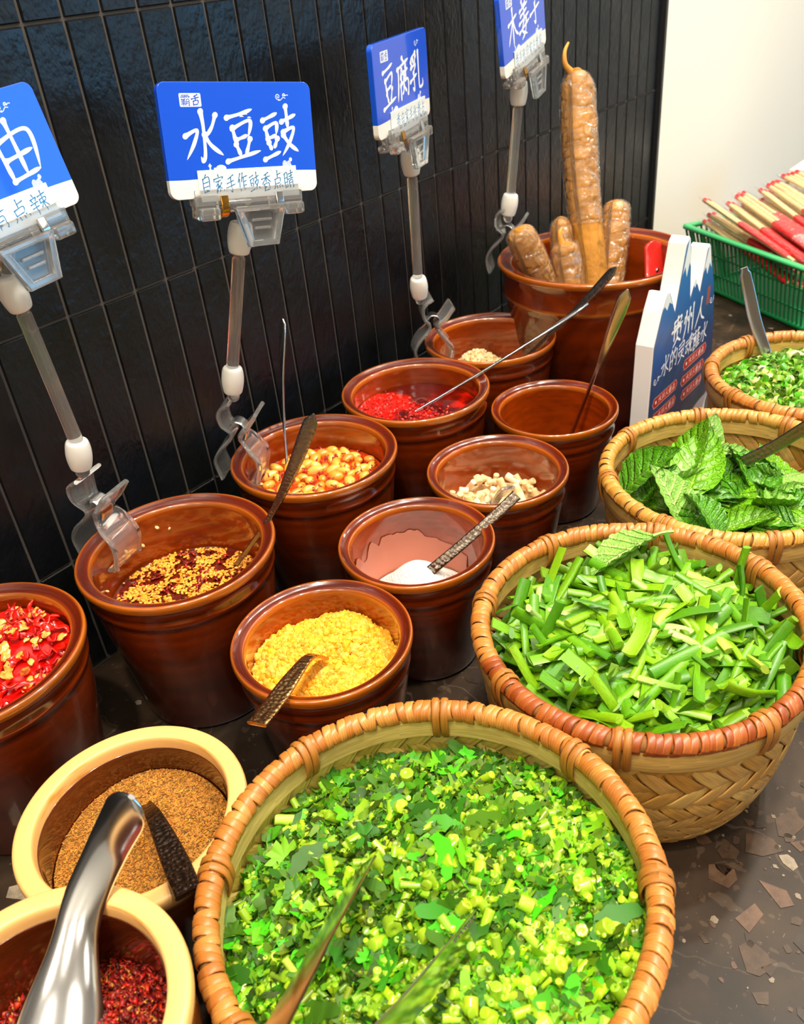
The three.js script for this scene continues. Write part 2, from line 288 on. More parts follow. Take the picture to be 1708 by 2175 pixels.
// ---------------------------------------------------------------- bamboo baskets
const grain = texture(512, 128, (x, y) => { const n = 0.5 * vnoise(x * 6, y * 64, 64, 71) + 0.3 * vnoise(x * 14, y * 128, 128, 72) + 0.2 * vnoise(x * 3, y * 16, 16, 73), v = 0.72 + 0.42 * n; return [v, v * (0.97 + 0.03 * n), v * (0.93 + 0.06 * n)]; }, true); grain.repeat.set(0.35, 1.1);
const bam = (c, rough = 0.5) => phy({ color: col(c), map: grain, roughness: rough, clearcoat: 0.25, clearcoatRoughness: 0.35 });
const stripMats = ['#dfae5c', '#d49f4c', '#e6bb6c', '#c9913f', '#dbaa5e'].map((c) => bam(c));
const stripGreen = ['#d6c05e', '#c9b350', '#dfc96e', '#bfa848', '#d9bd62'].map((c) => bam(c));
const wrapMats = ['#d6893a', '#cc7d30', '#dc9645', '#c97a34', '#d28c40'].map((c) => bam(c, 0.4));
const wrapPale = ['#dea045', '#d89a40', '#e2aa52', '#d2933a', '#dba24a'].map((c) => bam(c, 0.4));
const wrapRed = ['#a9551c', '#b05c22', '#9c4a16', '#b86628', '#a34f1a'].map((c) => bam(c, 0.4));
const hoopMat = bam('#e0b768'), hoopGreen = bam('#dcc270'), tieMat = bam('#b8772a'), coreMat = std({ color: col('#8a5a28'), roughness: 0.8 });
function basket(x, z, r, H, rb, label, o = {}) {
  const { red = null, pale = false, seed = 1, ties = 8, tieAt = 0, strips = stripMats, hoop = hoopMat, show = 1 } = o; reseed(seed);
  const b = group('bamboo_basket', label, 'basket', [x, 0, z]), tube = 0.185, R = r - tube - 0.03, yr = H - tube - 0.03;
  const hoopH = 0.42, yTop = yr - tube * 0.6, Rw = R - 0.01;
  const prof = (t) => { const s = Math.sin(Math.min(1, t * 1.02) * Math.PI / 2); return [rb + (Rw - rb) * Math.pow(s, 0.85), 0.12 + (yTop - 0.12) * Math.pow(t, 1.35)]; };
  // herringbone weave: two families of diagonal strips that pass over and under each other in rows
  const N = Math.round(2 * Math.PI * R / 0.5), d = 2 * Math.PI / N, twist = (H / R) * 1.02, seg = 52;
  const ribbon = (dir, w) => {
    const pts = [], nrm = [];
    for (let i = 0; i <= seg; i++) {
      const t = i / seg, [pr, py] = prof(t), a = dir * twist * (t - 0.5), m = 2 * twist * t / d, off = 0.03 * dir * clamp(Math.sin(Math.PI * m / 2 + 0.4) * 2.2, -1, 1), [q0, h0] = prof(Math.max(0, t - 0.01)), [q1, h1] = prof(Math.min(1, t + 0.01));
      const nr = V(h1 - h0, -(q1 - q0), 0).normalize(), rad = pr + off * nr.x; pts.push(V(rad * Math.cos(a), py + off * nr.y, rad * Math.sin(a))); nrm.push(V(nr.x * Math.cos(a), nr.y, nr.x * Math.sin(a)));
    }
    return sweep(pts, { lin: true, w, h: 0.045, k: 6, e: 0.45, up: (t) => nrm[Math.round(t * seg)] });
  };
  const gA = ribbon(1, 0.352), gB = ribbon(-1, 0.352);
  for (let i = 0; i < N; i++) { part('bamboo_strip', gA, strips[Math.floor(rnd() * 5)], b).rotation.y = i * d; part('bamboo_strip', gB, strips[Math.floor(rnd() * 5)], b).rotation.y = i * d + 0.5 * d; }
  part('basket_base', lathe([[0.001, 0.02], [rb * 0.96, 0.02], [rb + 0.06, 0.1], [rb + 0.02, 0.2], [rb * 0.9, 0.16], [0.001, 0.16]], 48), strips[1], b);
  // flat hoops inside and outside, just under the rim
  const band = (ri, ro, y0, y1) => lathe([[ri, y0], [ro, y0], [ro + 0.005, (y0 + y1) / 2], [ro, y1], [ri, y1], [ri, y0]].map((p) => p), 96);
  const gi = band(R - 0.15, R - 0.07, yr - hoopH - 0.1, yr), go = band(R + 0.05, R + 0.13, yr - hoopH - 0.16, yr);
  for (const g of [gi, go]) { const u = g.attributes.uv, p = g.attributes.position; for (let i = 0; i < u.count; i++) u.setXY(i, Math.atan2(p.getZ(i), p.getX(i)) * R, p.getY(i)); }
  part('inner_hoop', gi, hoop, b); part('outer_hoop', go, hoop, b);
  // the rim: a core with one wrap after another around it
  const rim = part('rim', new THREE.TorusGeometry(R, tube * 0.86, 10, 96).rotateX(Math.PI / 2), coreMat, b); rim.position.y = yr;
  const nw = Math.round(2 * Math.PI * R / 0.152), loops = [0, 1, 2].map((v) => {
    const pts = []; for (let i = 0; i < 14; i++) { const a = i / 14 * Math.PI * 2, q = tube * (1 + 0.03 * Math.sin(2 * a + v * 2)); pts.push(V(R + q * Math.cos(a), q * Math.sin(a), 0.05 * Math.cos(a + v) )); }
    return sweep(pts, { closed: true, n: 14, k: 6, e: 0.6, w: 0.166, h: 0.052, up: (t, p) => V(p.x - R, p.y, 0).normalize(), caps: false });
  });
  const base = pale ? wrapPale : wrapMats;
  for (let i = 0; i < nw; i++) {
    const a = (i / nw) * 2 * Math.PI, A = ((-a / D2R) % 360 + 360) % 360, isRed = red && A > red[0] && A < red[1];
    const m = part('rim_wrap', loops[Math.floor(rnd() * 3)], (isRed ? wrapRed : base)[Math.floor(rnd() * 5)], rim); m.rotation.set(0, a, 0); m.rotateY(rr(-0.004, 0.004)); const s = 1 + rr(-0.002, 0.003); m.scale.set(s, 1 + rr(-0.06, 0.08), s);
  }
  // rattan ties holding rim and hoops together
  const tieG = (() => { const pts = [], y0 = yr + tube + 0.05, y1 = yr - hoopH - 0.2; for (const [q, y] of [[0, y0], [0.2, yr + 0.12], [0.245, yr - 0.1], [0.2, yr - 0.4], [0.12, y1], [0, y1 - 0.06], [-0.13, y1 + 0.08], [-0.22, yr - 0.35], [-0.25, yr - 0.1], [-0.2, yr + 0.12]]) pts.push(V(R + q, y, 0)); return sweep(pts, { closed: true, n: 28, k: 6, w: 0.15, h: 0.06, caps: false, up: (t, p) => V(p.x - R, (p.y - yr + 0.2) * 0.4, 0).normalize() }); })();
  for (let i = 0; i < ties; i++) for (const s of [-0.5, 0.5]) { const m = part('rim_tie', tieG, tieMat, b); m.rotation.y = -((tieAt + i * 360 / ties) * D2R) + s * 0.17 / R; m.rotation.z = 0; }
  return b;
}
// angles count from +x towards +z
const BK = { corian: [-4.25, 13.48, 3.72, 4.0, 2.7], chive: [3.05, 13.63, 3.57, 4.0, 2.62], mint: [10.25, 12.9, 3.5, 3.75, 2.55], scal: [17.3, 12.9, 3.3, 3.75, 2.45] };
basket(...BK.corian, 'largest woven bamboo basket in front, full of chopped coriander', { seed: 101, tieAt: 12, strips: stripGreen, hoop: hoopGreen });
basket(...BK.chive, 'woven bamboo basket full of cut garlic chives, with reddish rim binding on its left', { seed: 102, tieAt: 25, red: [95, 215] });
basket(...BK.mint, 'woven bamboo basket holding loose mint leaves at the right edge', { seed: 103, tieAt: 8, pale: true });
basket(...BK.scal, 'woven bamboo basket of sliced spring onion, farthest of the baskets', { seed: 104, tieAt: 30, pale: false });

// ---------------------------------------------------------------- brush lettering: strokes on a 100 grid, "xxyy" points, strokes divided by /
const GLYPH = {
  水: '5002 5330 5178 4492 3982/0640 3634 2656 0284/8614 7434 5650/5444 6866 9890',
  豆: '1212 5010 8206/2432 3060/2434 7226 6456/3256 6252/3064 4086/6860 5488/0492 5089 9686',
  豉: '0420 4412/1036 1456/1036 4030 3852/1456 3853/1664 2278/4060 3076/0294 4686/5630 9622/7003 7244/5850 8846 7472 5096/5856 7476 9894',
  霸: '1210 8808/0622 1032/0622 9418 8830/5009 5038/2826 3830/6426 7230/0646 4846/1640 1654/3840 3854/1460 4459 4472 1472 1460/3054 3097/0484 5282/6246 5878 5294/6246 9045 9096 8490/6262 9061/6276 9075',
  舌: '7206 3018/0836 9430/5018 5056/2658 2692/2658 7656 7492/2690 7490',
  自: '5203 4018/2222 2492/2222 7820 7892/2444 7642/2466 7664/2490 7688',
  家: '5002 5414/1020 1034/1020 9018 8230/2836 7632/5236 2662/4652 5874 4894/4662 1888/5064 2094/7848 5866/6062 9490',
  手: '7606 2022/1642 8434/0464 9656/5214 5488 3880',
  作: '2804 0450/2034 2096/5204 3852/4628 9824/5828 5896/5852 8848/5872 8870',
  香: '7204 3014/0630 9624/5010 5054/4630 0860/5430 9658/2662 2696/2662 7660 7496/2878 7276/2694 7494',
  点: '5003 5044/5024 8620/2446 2672/2446 7644 7470/2672 7470/1682 0696/3484 3896/5884 6496/7880 9296',
  睛: '0614 0888/0614 3412 3486/0838 3236/0862 3260/0886 3484/5020 9816/5634 9030/7404 7446/4448 9844/5658 5296/5658 8856 8894 8090/5670 8668/5682 8680',
  腐: '4802 5612/1020 9414/1620 1452 0494/4026 2848/3640 3658/5036 8634/7026 7056 6252/5842 6248/3062 3096/3060 8458 8492 7688/5650 5076 3884/5468 7284',
  乳: '4603 1012/1018 1628/2616 3024/4612 3826/1032 4430 2846/2846 3086 1678/0262 5254/6806 6880 7692 9690 9674',
  木: '1432 8826/5002 5298/4834 3056 0684/5436 7466 9882',
  姜: '3202 3816/6800 5816/1422 8618/2036 7832/0652 9648/5016 5050/4854 3076 7698/6858 5686 2098/0474 9666',
  子: '2212 7810 5036/5036 5486 3878/0654 9648',
  油: '1208 2622/0434 1846/0490 2660/4030 4494/4030 9428 9094/6602 6892/4460 9058/4494 9092',
  有: '0824 9420/4604 2852 0470/3646 3696/3646 7844 7894 7090/3664 7662/3680 7678',
  辣: '2402 2814/0820 4418/1226 1636/3824 3234/0242 4840/0662 4660/2642 2498/5222 9818/7402 7498/5638 5654/5638 9036 9052/5654 9052/7254 5084/7654 9882',
  贵: '2212 7810 7428/2212 2228/2228 7428/5004 5036/0638 9636/2646 2676/2646 7844 7874/5254 4878 1696/5878 8696',
  州: '1222 0642/2206 2060 0498/3632 4246/5206 5092/6632 7244/8404 8698',
  人: '5404 4442 0496/4838 6672 9892',
  的: '2802 2014/1018 1090/1018 4016 4088/1052 4050/1088 4086/6604 5032/5822 9220 8888 7684/6442 7458',
  灵: '2008 7806 7640/2024 7622/1642 7840/2052 2864/7650 6466/5046 4676 0896/5266 9894',
  魂: '0820 4018/0236 4634/2436 0872 4266/3460 4674/7202 6214/5216 5450/5216 9414 9048/5234 9032/5450 9048/7018 6456 4898/7450 7686 9892 9678',
  蘸: '0412 9610/3003 3022/7003 7022/0430 4828/1638 1694/1638 3838 3894/2430 2450/3230 3250/1656 3854/1674 3872/1694 3892/6426 5450/5842 5692/5842 9640/7630 7692/5858 9456/5874 9472/5692 9890',
  川: '2008 1850 0896/5010 5086/8206 8496', 口: '2222 2482/2222 8020 7682/2482 7680', 大: '1034 9028/5006 4446 0694/5234 6866 9690',
};
function brush(g, ch, x, y, w, h, wt, style = 0) {
  const s = GLYPH[ch]; if (!s) return;
  for (const st of s.split('/')) {
    const p = st.trim().split(' ').map((q) => [x + w * +q.slice(0, 2) / 100, y + h * (+q.slice(2, 4) / 100 - (style ? 0 : 0.13) * (+q.slice(0, 2) / 100 - 0.5))]); if (p.length < 2) continue;
    const c = new THREE.SplineCurve(p.map((q) => new THREE.Vector2(q[0], q[1]))), L = c.getLength(), n = Math.max(6, Math.ceil(L / (wt * 0.12)));
    for (let i = 0; i <= n; i++) {
      const t = i / n, q = c.getPoint(t), hook = p.length > 2, k = style ? 0.8 : 0.62 + 0.55 * Math.exp(-t * 9) + 0.28 * Math.exp(-((t - 0.72) ** 2) * 22) - (hook ? 0.72 : 0.45) * Math.pow(t, 6);
      g.beginPath(); g.ellipse(q.x, q.y, Math.max(0.35, wt * k * 0.5), Math.max(0.35, wt * k * 0.42), -0.6, 0, 6.3); g.fill();
    }
  }
}
function swirl(g, x, y, s) {                                             // small cloud scroll
  g.lineCap = 'round'; g.lineWidth = s * 0.1; g.beginPath(); for (let i = 0; i <= 60; i++) { const t = i / 60, a = 1 + t * 9.5, r = s * 0.42 * (1 - t * 0.85); g.lineTo(x + Math.cos(a) * r, y + Math.sin(a) * r); } g.stroke();
  g.beginPath(); g.moveTo(x + s * 0.05, y + s * 0.48); g.bezierCurveTo(x + s * 0.7, y + s * 0.6, x + s * 0.55, y - s * 0.1, x + s * 1.2, y + s * 0.22); g.stroke();
  g.beginPath(); for (let i = 0; i <= 40; i++) { const t = i / 40, a = 2.2 + t * 7.5, r = s * 0.24 * (1 - t * 0.85); g.lineTo(x + s * 1.02 + Math.cos(a) * r, y - s * 0.2 + Math.sin(a) * r); } g.stroke();
  g.beginPath(); g.moveTo(x + s * 1.15, y - s * 0.05); g.quadraticCurveTo(x + s * 1.4, y - s * 0.3, x + s * 1.65, y - s * 0.15); g.stroke();
}
function canvasTex(w, h, draw) { const c = document.createElement('canvas'); c.width = w; c.height = h; draw(c.getContext('2d'), w, h); const t = new THREE.CanvasTexture(c); t.colorSpace = THREE.SRGBColorSpace; t.magFilter = THREE.LinearFilter; t.minFilter = THREE.LinearMipmapLinearFilter; t.anisotropy = 8; return t; }
function cardPrint(chars) {
  return canvasTex(1024, 646, (g, w, h) => {
    g.fillStyle = '#0a52de'; g.fillRect(0, 0, w, h);
    g.fillStyle = '#f3f2ec'; g.beginPath(); g.moveTo(0, h * 0.83); g.bezierCurveTo(w * 0.3, h * 0.85, w * 0.45, h * 0.77, w * 0.62, h * 0.785); g.bezierCurveTo(w * 0.8, h * 0.8, w * 0.9, h * 0.80, w, h * 0.81); g.lineTo(w, h); g.lineTo(0, h); g.fill();
    g.fillStyle = '#f4f6fa'; g.strokeStyle = '#f4f6fa';
    const lx = w * 0.125, ly = h * 0.09, lw = w * 0.135, lh = h * 0.115; g.beginPath(); g.roundRect(lx, ly, lw, lh, 8); g.fill();
    g.fillStyle = '#0a46c8'; brush(g, '霸', lx + lw * 0.06, ly + lh * 0.08, lw * 0.42, lh * 0.86, 5, 1); brush(g, '舌', lx + lw * 0.53, ly + lh * 0.1, lw * 0.42, lh * 0.82, 8);
    g.fillStyle = '#f4f6fa'; swirl(g, w * 0.77, h * 0.125, 44);
    const n = chars.length, cw = w * 0.78 / n; [...chars].forEach((c, i) => brush(g, c, w * 0.115 + i * cw + cw * 0.02, h * (0.235 - 0.012 * i), cw * 0.97, h * 0.475, 34));
    for (const [x, y] of [[0.535, 0.27], [0.51, 0.29], [0.56, 0.3]]) { g.beginPath(); g.moveTo(w * x - 15, h * y + 6); g.quadraticCurveTo(w * x, h * y - 10, w * x + 17, h * y + 6); g.fill(); }
    // ploughing buffalo and herders
    const bx = w * 0.34, by = h * 0.745; g.beginPath(); g.ellipse(bx, by, 34, 20, 0.05, 0, 6.3); g.fill(); g.beginPath(); g.ellipse(bx - 38, by + 6, 14, 10, 0.6, 0, 6.3); g.fill(); for (const d of [-24, -12, 14, 26]) g.fillRect(bx + d - 3, by + 10, 7, 30);
    g.beginPath(); g.arc(bx - 74, by - 10, 7, 0, 6.3); g.fill(); g.fillRect(bx - 80, by - 2, 12, 40); g.beginPath(); g.moveTo(bx - 88, by - 14); g.lineTo(bx - 74, by - 32); g.lineTo(bx - 60, by - 14); g.fill();
    const fx = w * 0.8, fy = h * 0.72; for (const [dx, dy, r] of [[-22, 8, 16], [-8, 12, 14], [8, 4, 12], [22, -14, 11], [16, 18, 9], [-26, 22, 12]]) { g.beginPath(); g.ellipse(fx + dx, fy + dy, r, r * 1.15, dx, 0, 6.3); g.fill(); }
    g.strokeStyle = '#0a52de'; g.lineWidth = 2; for (let i = 0; i < 9; i++) { g.beginPath(); g.moveTo(fx - 34 + i * 7, fy - 6); g.lineTo(fx - 30 + i * 6, fy + 34); g.stroke(); }
  });
}
function stripPrint(chars) {
  return canvasTex(768, 200, (g, w, h) => {
    g.fillStyle = '#eef3f6'; g.fillRect(0, 0, w, h); g.fillStyle = '#e2e8ea'; g.fillRect(0, 0, w, h * 0.3);
    const t = [...chars], n = t.length; g.fillStyle = '#1d6ea6'; t.forEach((c, i) => brush(g, c, 14 + i * (w - 30) / n, 26 + (i % 3) * 5, (w - 30) / n * 0.86, 122, 9));
  });
}
const acrylic = phy({ color: 0xffffff, roughness: 0.05, transmission: 0.93, thickness: 0.006, ior: 1.49, attenuationColor: col('#f2fbff'), attenuationDistance: 0.4, specularIntensity: 1 });
const frosted = phy({ color: col('#f6f5f0'), roughness: 0.35, transmission: 0.25, thickness: 0 });
const springSteel = std({ color: col('#d9d9da'), metalness: 1, roughness: 0.18 }), springGold = std({ color: col('#c98f3c'), metalness: 1, roughness: 0.22 });
const CW = 3.7, CH = 3.7 * 0.63, CT = 0.17;
function cardGeo() {
  const s = new THREE.Shape(), r = 0.17, a = CW / 2, b = CH / 2; s.moveTo(-a + r, -b); s.lineTo(a - r, -b); s.absarc(a - r, -b + r, r, -Math.PI / 2, 0); s.lineTo(a, b - r); s.absarc(a - r, b - r, r, 0, Math.PI / 2); s.lineTo(-a + r, b); s.absarc(-a + r, b - r, r, Math.PI / 2, Math.PI); s.lineTo(-a, -b + r); s.absarc(-a + r, -b + r, r, Math.PI, Math.PI * 1.5);
  const g = new THREE.ExtrudeGeometry(s, { depth: CT - 0.03, bevelEnabled: true, bevelThickness: 0.015, bevelSize: 0.015, bevelSegments: 2, curveSegments: 8 }); g.translate(0, 0, -CT / 2 + 0.015);
  const p = g.attributes.position, u = g.attributes.uv; for (let i = 0; i < p.count; i++) u.setXY(i, clamp(p.getX(i) / CW + 0.5, 0.004, 0.996), clamp(p.getY(i) / CH + 0.5, 0.004, 0.996));
  return g;
}
const cardShape = cardGeo(), box = (w, h, d, r = 0.05) => new RoundedBoxGeometry(w, h, d, 2, r);
const barrelGeo = lathe(smoothRows([[0.001, 0], [0.2, 0.01], [0.26, 0.1], [0.3, 0.4], [0.27, 0.68], [0.2, 0.77], [0.001, 0.78]], 5), 28);
const alongY = (o, a, b) => { o.position.copy(a); o.quaternion.setFromUnitVectors(V(0, 1, 0), b.clone().sub(a).normalize()); return o; };
// a bent plate: path in its own (z, y) plane, w wide along x
const plate = (zy, w, h = 0.11, n = 22) => sweep(zy.map(([z, y]) => V(0, y, z)), { w, h, n, k: 10, e: 0.3, up: (t, p) => V(0, 0, 1).applyAxisAngle(V(1, 0, 0), 0).add(V(0, 0.0001, 0)) });
const plateUp = (zy, w, h = 0.11, n = 22) => { const c = new THREE.CatmullRomCurve3(zy.map(([z, y]) => V(0, y, z)), false, 'centripetal'); return sweep(zy.map(([z, y]) => V(0, y, z)), { w, h, n, k: 10, e: 0.3, up: (t) => c.getTangentAt(clamp(t, 0, 1)).cross(V(1, 0, 0)) }); };
function sign(o) {
  const rot = new THREE.Matrix4().makeBasis(V(...o.right).normalize(), V(...o.up).normalize(), V(...o.right).cross(V(...o.up)).normalize()), q = new THREE.Quaternion().setFromRotationMatrix(rot);
  // the card
  const card = group('sign_card', o.cardLabel, 'sign', o.at); card.quaternion.copy(q);
  part('panel', cardShape, phy({ map: cardPrint(o.text), roughness: 0.28, clearcoat: 1, clearcoatRoughness: 0.05 }), card);
  const st = box(2.5, 0.66, 0.03, 0.012), u = st.attributes.uv, p = st.attributes.position; for (let i = 0; i < p.count; i++) u.setXY(i, p.getX(i) / 2.5 + 0.5, p.getY(i) / 0.66 + 0.5);
  part('label_strip', st, phy({ map: stripPrint(o.strip), roughness: 0.3, clearcoat: 0.6, clearcoatRoughness: 0.1 }), card, 'pale strip with handwritten blue characters').position.set(o.stripX ?? 0.0, -CH / 2 + 0.24, CT / 2 + 0.022);
  // the holder: clip on the pot rim, two barrel joints, rod, head
  const h = group('sign_holder', o.holderLabel, 'sign holder', o.rim), base = V(...o.rim), L = (a) => V(...a).sub(base);
  const clip = part('clip_jaw', plateUp([[0.34, 1.72], [0.02, 1.5], [0.0, 1.05], [0.2, 0.72], [-0.22, 0.28], [-0.4, -0.05], [-0.3, -0.6]], (t) => 0.98 - 0.3 * Math.exp(-((t - 0.42) ** 2) * 60)), acrylic, h, 'back jaw outside the rim');
  const jaw2 = part('clip_jaw', plateUp([[1.02, 1.36], [0.72, 1.0], [0.42, 0.68], [0.6, 0.3], [0.82, -0.08], [0.66, -0.78], [0.46, -0.84]], (t) => 1.0 - 0.28 * Math.exp(-((t - 0.36) ** 2) * 50)), acrylic, h, 'front jaw inside the pot');
  const rib = part('clip_frame', mergeGeometries([-0.46, 0.46].map((x) => sweep([[0.97, 1.34], [0.68, 0.98], [0.42, 0.68], [0.62, 0.3], [0.85, -0.08], [0.69, -0.78]].map(([z, y]) => V(x * (y > 0.5 && y < 0.9 ? 0.74 : 1), y, z + 0.05)), { w: 0.12, h: 0.12, n: 20, k: 6 }))), acrylic, h);
  const spr = part('spring', plateUp([[0.12, 0.95], [0.3, 1.08], [0.5, 1.0], [0.58, 0.72], [0.5, 0.5]], 0.42, 0.05, 14), springSteel, h);
  for (const m of [clip, jaw2, rib, spr]) m.rotation.y = Math.atan2(o.inward[0], o.inward[1]);
  const lb = L(o.rodLow), lt = L(o.rodTop), low = L(o.lowEnd), top = L(o.topEnd);
  alongY(part('joint_barrel', barrelGeo, frosted, h), low, lb); alongY(part('joint_barrel', barrelGeo, frosted, h), lt, top);
  const rodDir = lt.clone().sub(lb), rl = rodDir.length();
  const rod = part('rod', lathe([[0.001, 0], [0.13, 0.01], [0.165, 0.05], [0.165, rl - 0.1], [0.13, rl - 0.05], [0.1, rl], [0.001, rl]], 24), acrylic, h); alongY(rod, lb, lt);
  part('ball', new THREE.SphereGeometry(0.17, 16, 12), acrylic, h).position.copy(low).add(V(0, -0.08, 0));
  // head, laid out in the card's own frame with the origin at the middle of its lower edge
  const foot = V(...o.at).addScaledVector(V(...o.up).normalize(), -CH / 2).sub(base), put = (m, x, y, z) => { m.position.copy(V(x, y, z).applyQuaternion(q).add(foot)); m.quaternion.copy(q); return m; };
  put(part('clamp_bar', box(2.72, 0.34, 0.1, 0.04), acrylic, h), 0, 0.0, 0.17); put(part('clamp_bar', box(2.72, 0.34, 0.1, 0.04), acrylic, h), 0, 0.0, -0.17);
  for (const s of [-1, 1]) { put(part('end_block', mergeGeometries([box(0.58, 0.42, 0.34, 0.07), box(0.5, 0.28, 0.3, 0.07).translate(-0.02, -0.18, 0.18), box(0.44, 0.2, 0.3, 0.06).translate(0, -0.2, -0.2)]), acrylic, h), s * 1.08, -0.17, 0.06); put(part('spring', plateUp([[-0.2, 0.0], [-0.28, -0.3], [0.0, -0.44], [0.26, -0.3], [0.22, 0.02]], 0.2, 0.045, 14), s < 0 ? springGold : springSteel, h), s * 0.7, 0, 0.05); }
  put(part('roller', new THREE.CylinderGeometry(0.15, 0.15, 1.45, 20).rotateZ(Math.PI / 2), acrylic, h), 0, -0.2, 0.12);
  const trap = new THREE.Shape([[-0.62, 0], [0.62, 0], [0.36, -0.86], [-0.36, -0.86]].map((a) => new THREE.Vector2(...a))), hole = new THREE.Path([[-0.45, -0.1], [0.45, -0.1], [0.25, -0.74], [-0.25, -0.74]].map((a) => new THREE.Vector2(...a)));
  const edge = trap.clone(); edge.holes.push(hole); const ex = (s, d) => new THREE.ExtrudeGeometry(s, { depth: d, bevelEnabled: true, bevelSize: 0.02, bevelThickness: 0.02, bevelSegments: 1 });
  put(part('finger_plate', mergeGeometries([ex(trap, 0.05), ex(edge, 0.1).translate(0, 0, 0.05), box(0.5, 0.06, 0.05, 0.02).translate(0, -0.3, 0.11), box(0.4, 0.06, 0.05, 0.02).translate(0, -0.48, 0.11)].map((g) => { const k = g.index ? g.toNonIndexed() : g; return k; })), acrylic, h), 0.1, -0.24, 0.34);
  const n0 = V(-0.05, -0.3, -0.1).applyQuaternion(q).add(foot); part('neck', sweep([n0, n0.clone().lerp(top, 0.5), top.clone().lerp(lt, 0.08)], { w: (t) => 0.42 - 0.2 * t, h: 0.22, n: 10, k: 8, up: V(0, 0, 1) }), acrylic, h);
}
sign({ text: '辣油', strip: '香辣有点辣', cardLabel: 'blue sign ending in the character 油, cut off by the left edge', holderLabel: 'clear plastic sign holder clipped to the sesame chilli oil pot', at: [-1.99, 13.26, 1.91], right: [0.996, 0.076, -0.052], up: [-0.083, 0.986, -0.142], rim: [-1.62, 4.5, 1.12], inward: [0.27, 0.96], rodLow: [-1.61, 7.17, 1.6], rodTop: [-1.9, 10.49, 1.75], lowEnd: [-1.66, 6.45, 1.5], topEnd: [-2.05, 11.22, 1.8], stripX: 0.0 });
sign({ text: '水豆豉', strip: '自家手作豉香点睛', cardLabel: 'blue sign reading 水豆豉, the one facing the viewer most squarely', holderLabel: 'clear plastic sign holder clipped to the soybean pot', at: [3.73, 12.78, 3.05], right: [0.953, -0.139, 0.27], up: [0.164, 0.984, -0.073], rim: [2.95, 4.5, 1.22], inward: [0.52, 0.86], rodLow: [3.16, 7.15, 1.75], rodTop: [3.42, 10.22, 2.6], lowEnd: [3.08, 6.43, 1.65], topEnd: [3.55, 10.89, 2.7], stripX: 0.05 });
sign({ text: '豆腐乳', strip: '咸香自家手作香点', cardLabel: 'blue sign reading 豆腐乳, seen at a slant', holderLabel: 'clear plastic sign holder clipped to the pot of pale crumbs', at: [10.85, 12.93, 2.11], right: [0.969, 0.024, -0.245], up: [-0.018, 0.999, 0.027], rim: [11.85, 4.5, 1.45], inward: [0.72, 0.69], rodLow: [11.57, 6.99, 1.6], rodTop: [11.49, 10.26, 1.75], lowEnd: [11.72, 6.26, 1.5], topEnd: [11.4, 10.95, 1.8], stripX: 0.2 });
{
  const q = new THREE.Quaternion().setFromEuler(new THREE.Euler(0, 0.17, 0.175, 'YXZ')), r = V(1, 0, 0).applyQuaternion(q).toArray(), u = V(0, 1, 0).applyQuaternion(q).toArray();
  sign({ text: '木姜子', strip: '香手作自家点香有', cardLabel: 'blue sign reading 木姜子, cut off by the top edge', holderLabel: 'clear plastic sign holder clipped to the tall root pot', at: [16.96, 13.82, 2.4], right: r, up: u, rim: [16.72, 6.3, 1.46], inward: [0.38, 0.92], rodLow: [16.74, 8.44, 2.0], rodTop: [16.82, 11.36, 2.3], lowEnd: [16.68, 7.74, 1.9], topEnd: [16.85, 12.0, 2.35], stripX: 0.2 });
}

// ---------------------------------------------------------------- spoons, tongs and the scoop
const hammer = texture(256, 256, grey((x, y) => { let b = 0; for (let k = -1; k <= 1; k++) { const ix = Math.floor(x * 14) + k; for (let l = -1; l <= 1; l++) { const iy = Math.floor(y * 14) + l, h = vnoise((ix + 14) % 14, (iy + 14) % 14, 14, 3), h2 = vnoise((ix + 14) % 14, (iy + 14) % 14, 14, 6), d = Math.hypot(x * 14 - ix - 0.5 - (h - 0.5) * 0.8, y * 14 - iy - 0.5 - (h2 - 0.5) * 0.8); b = Math.max(b, 1 - d); } } return b; }), false); hammer.repeat.set(0.75, 0.75);
const steel = std({ color: col('#c9cbce'), metalness: 1, roughness: 0.16 });
const steelHammered = std({ color: col('#84776c'), metalness: 1, roughness: 0.2, bumpMap: hammer, bumpScale: 0.0004 });
const steelDark = std({ color: col('#8f8f90'), metalness: 1, roughness: 0.25, bumpMap: hammer, bumpScale: 0.0002 });
function bowlGeo(len, wid, dep) {                                        // open spoon bowl, long along x, opening up
  const pos = [], idx = [], n = 18, m = 10; for (const s of [0, 1]) for (let i = 0; i <= m; i++) for (let j = 0; j <= n; j++) { const r = i / m, a = j / n * Math.PI * 2, x = Math.cos(a) * r * len / 2, z = Math.sin(a) * r * wid / 2 * (1 - 0.15 * Math.cos(a)); pos.push(x, -dep * (1 - r * r) - (s ? 0.05 : 0), z); }
  const row = n + 1, half = (m + 1) * row; for (let s = 0; s < 2; s++) for (let i = 0; i < m; i++) for (let j = 0; j < n; j++) { const a = s * half + i * row + j, b = a + row; s ? idx.push(a, b, a + 1, a + 1, b, b + 1) : idx.push(a, a + 1, b, a + 1, b + 1, b); }
  for (let j = 0; j < n; j++) { const a = m * row + j, b = half + a; idx.push(a, a + 1, b, a + 1, b + 1, b); }
  const g = new THREE.BufferGeometry(); g.setAttribute('position', new THREE.Float32BufferAttribute(pos, 3)); g.setAttribute('uv', new THREE.Float32BufferAttribute(pos.flatMap((v, i) => (i % 3 === 1 ? [] : [v])), 2)); g.setIndex(idx); g.computeVertexNormals(); return g;
}
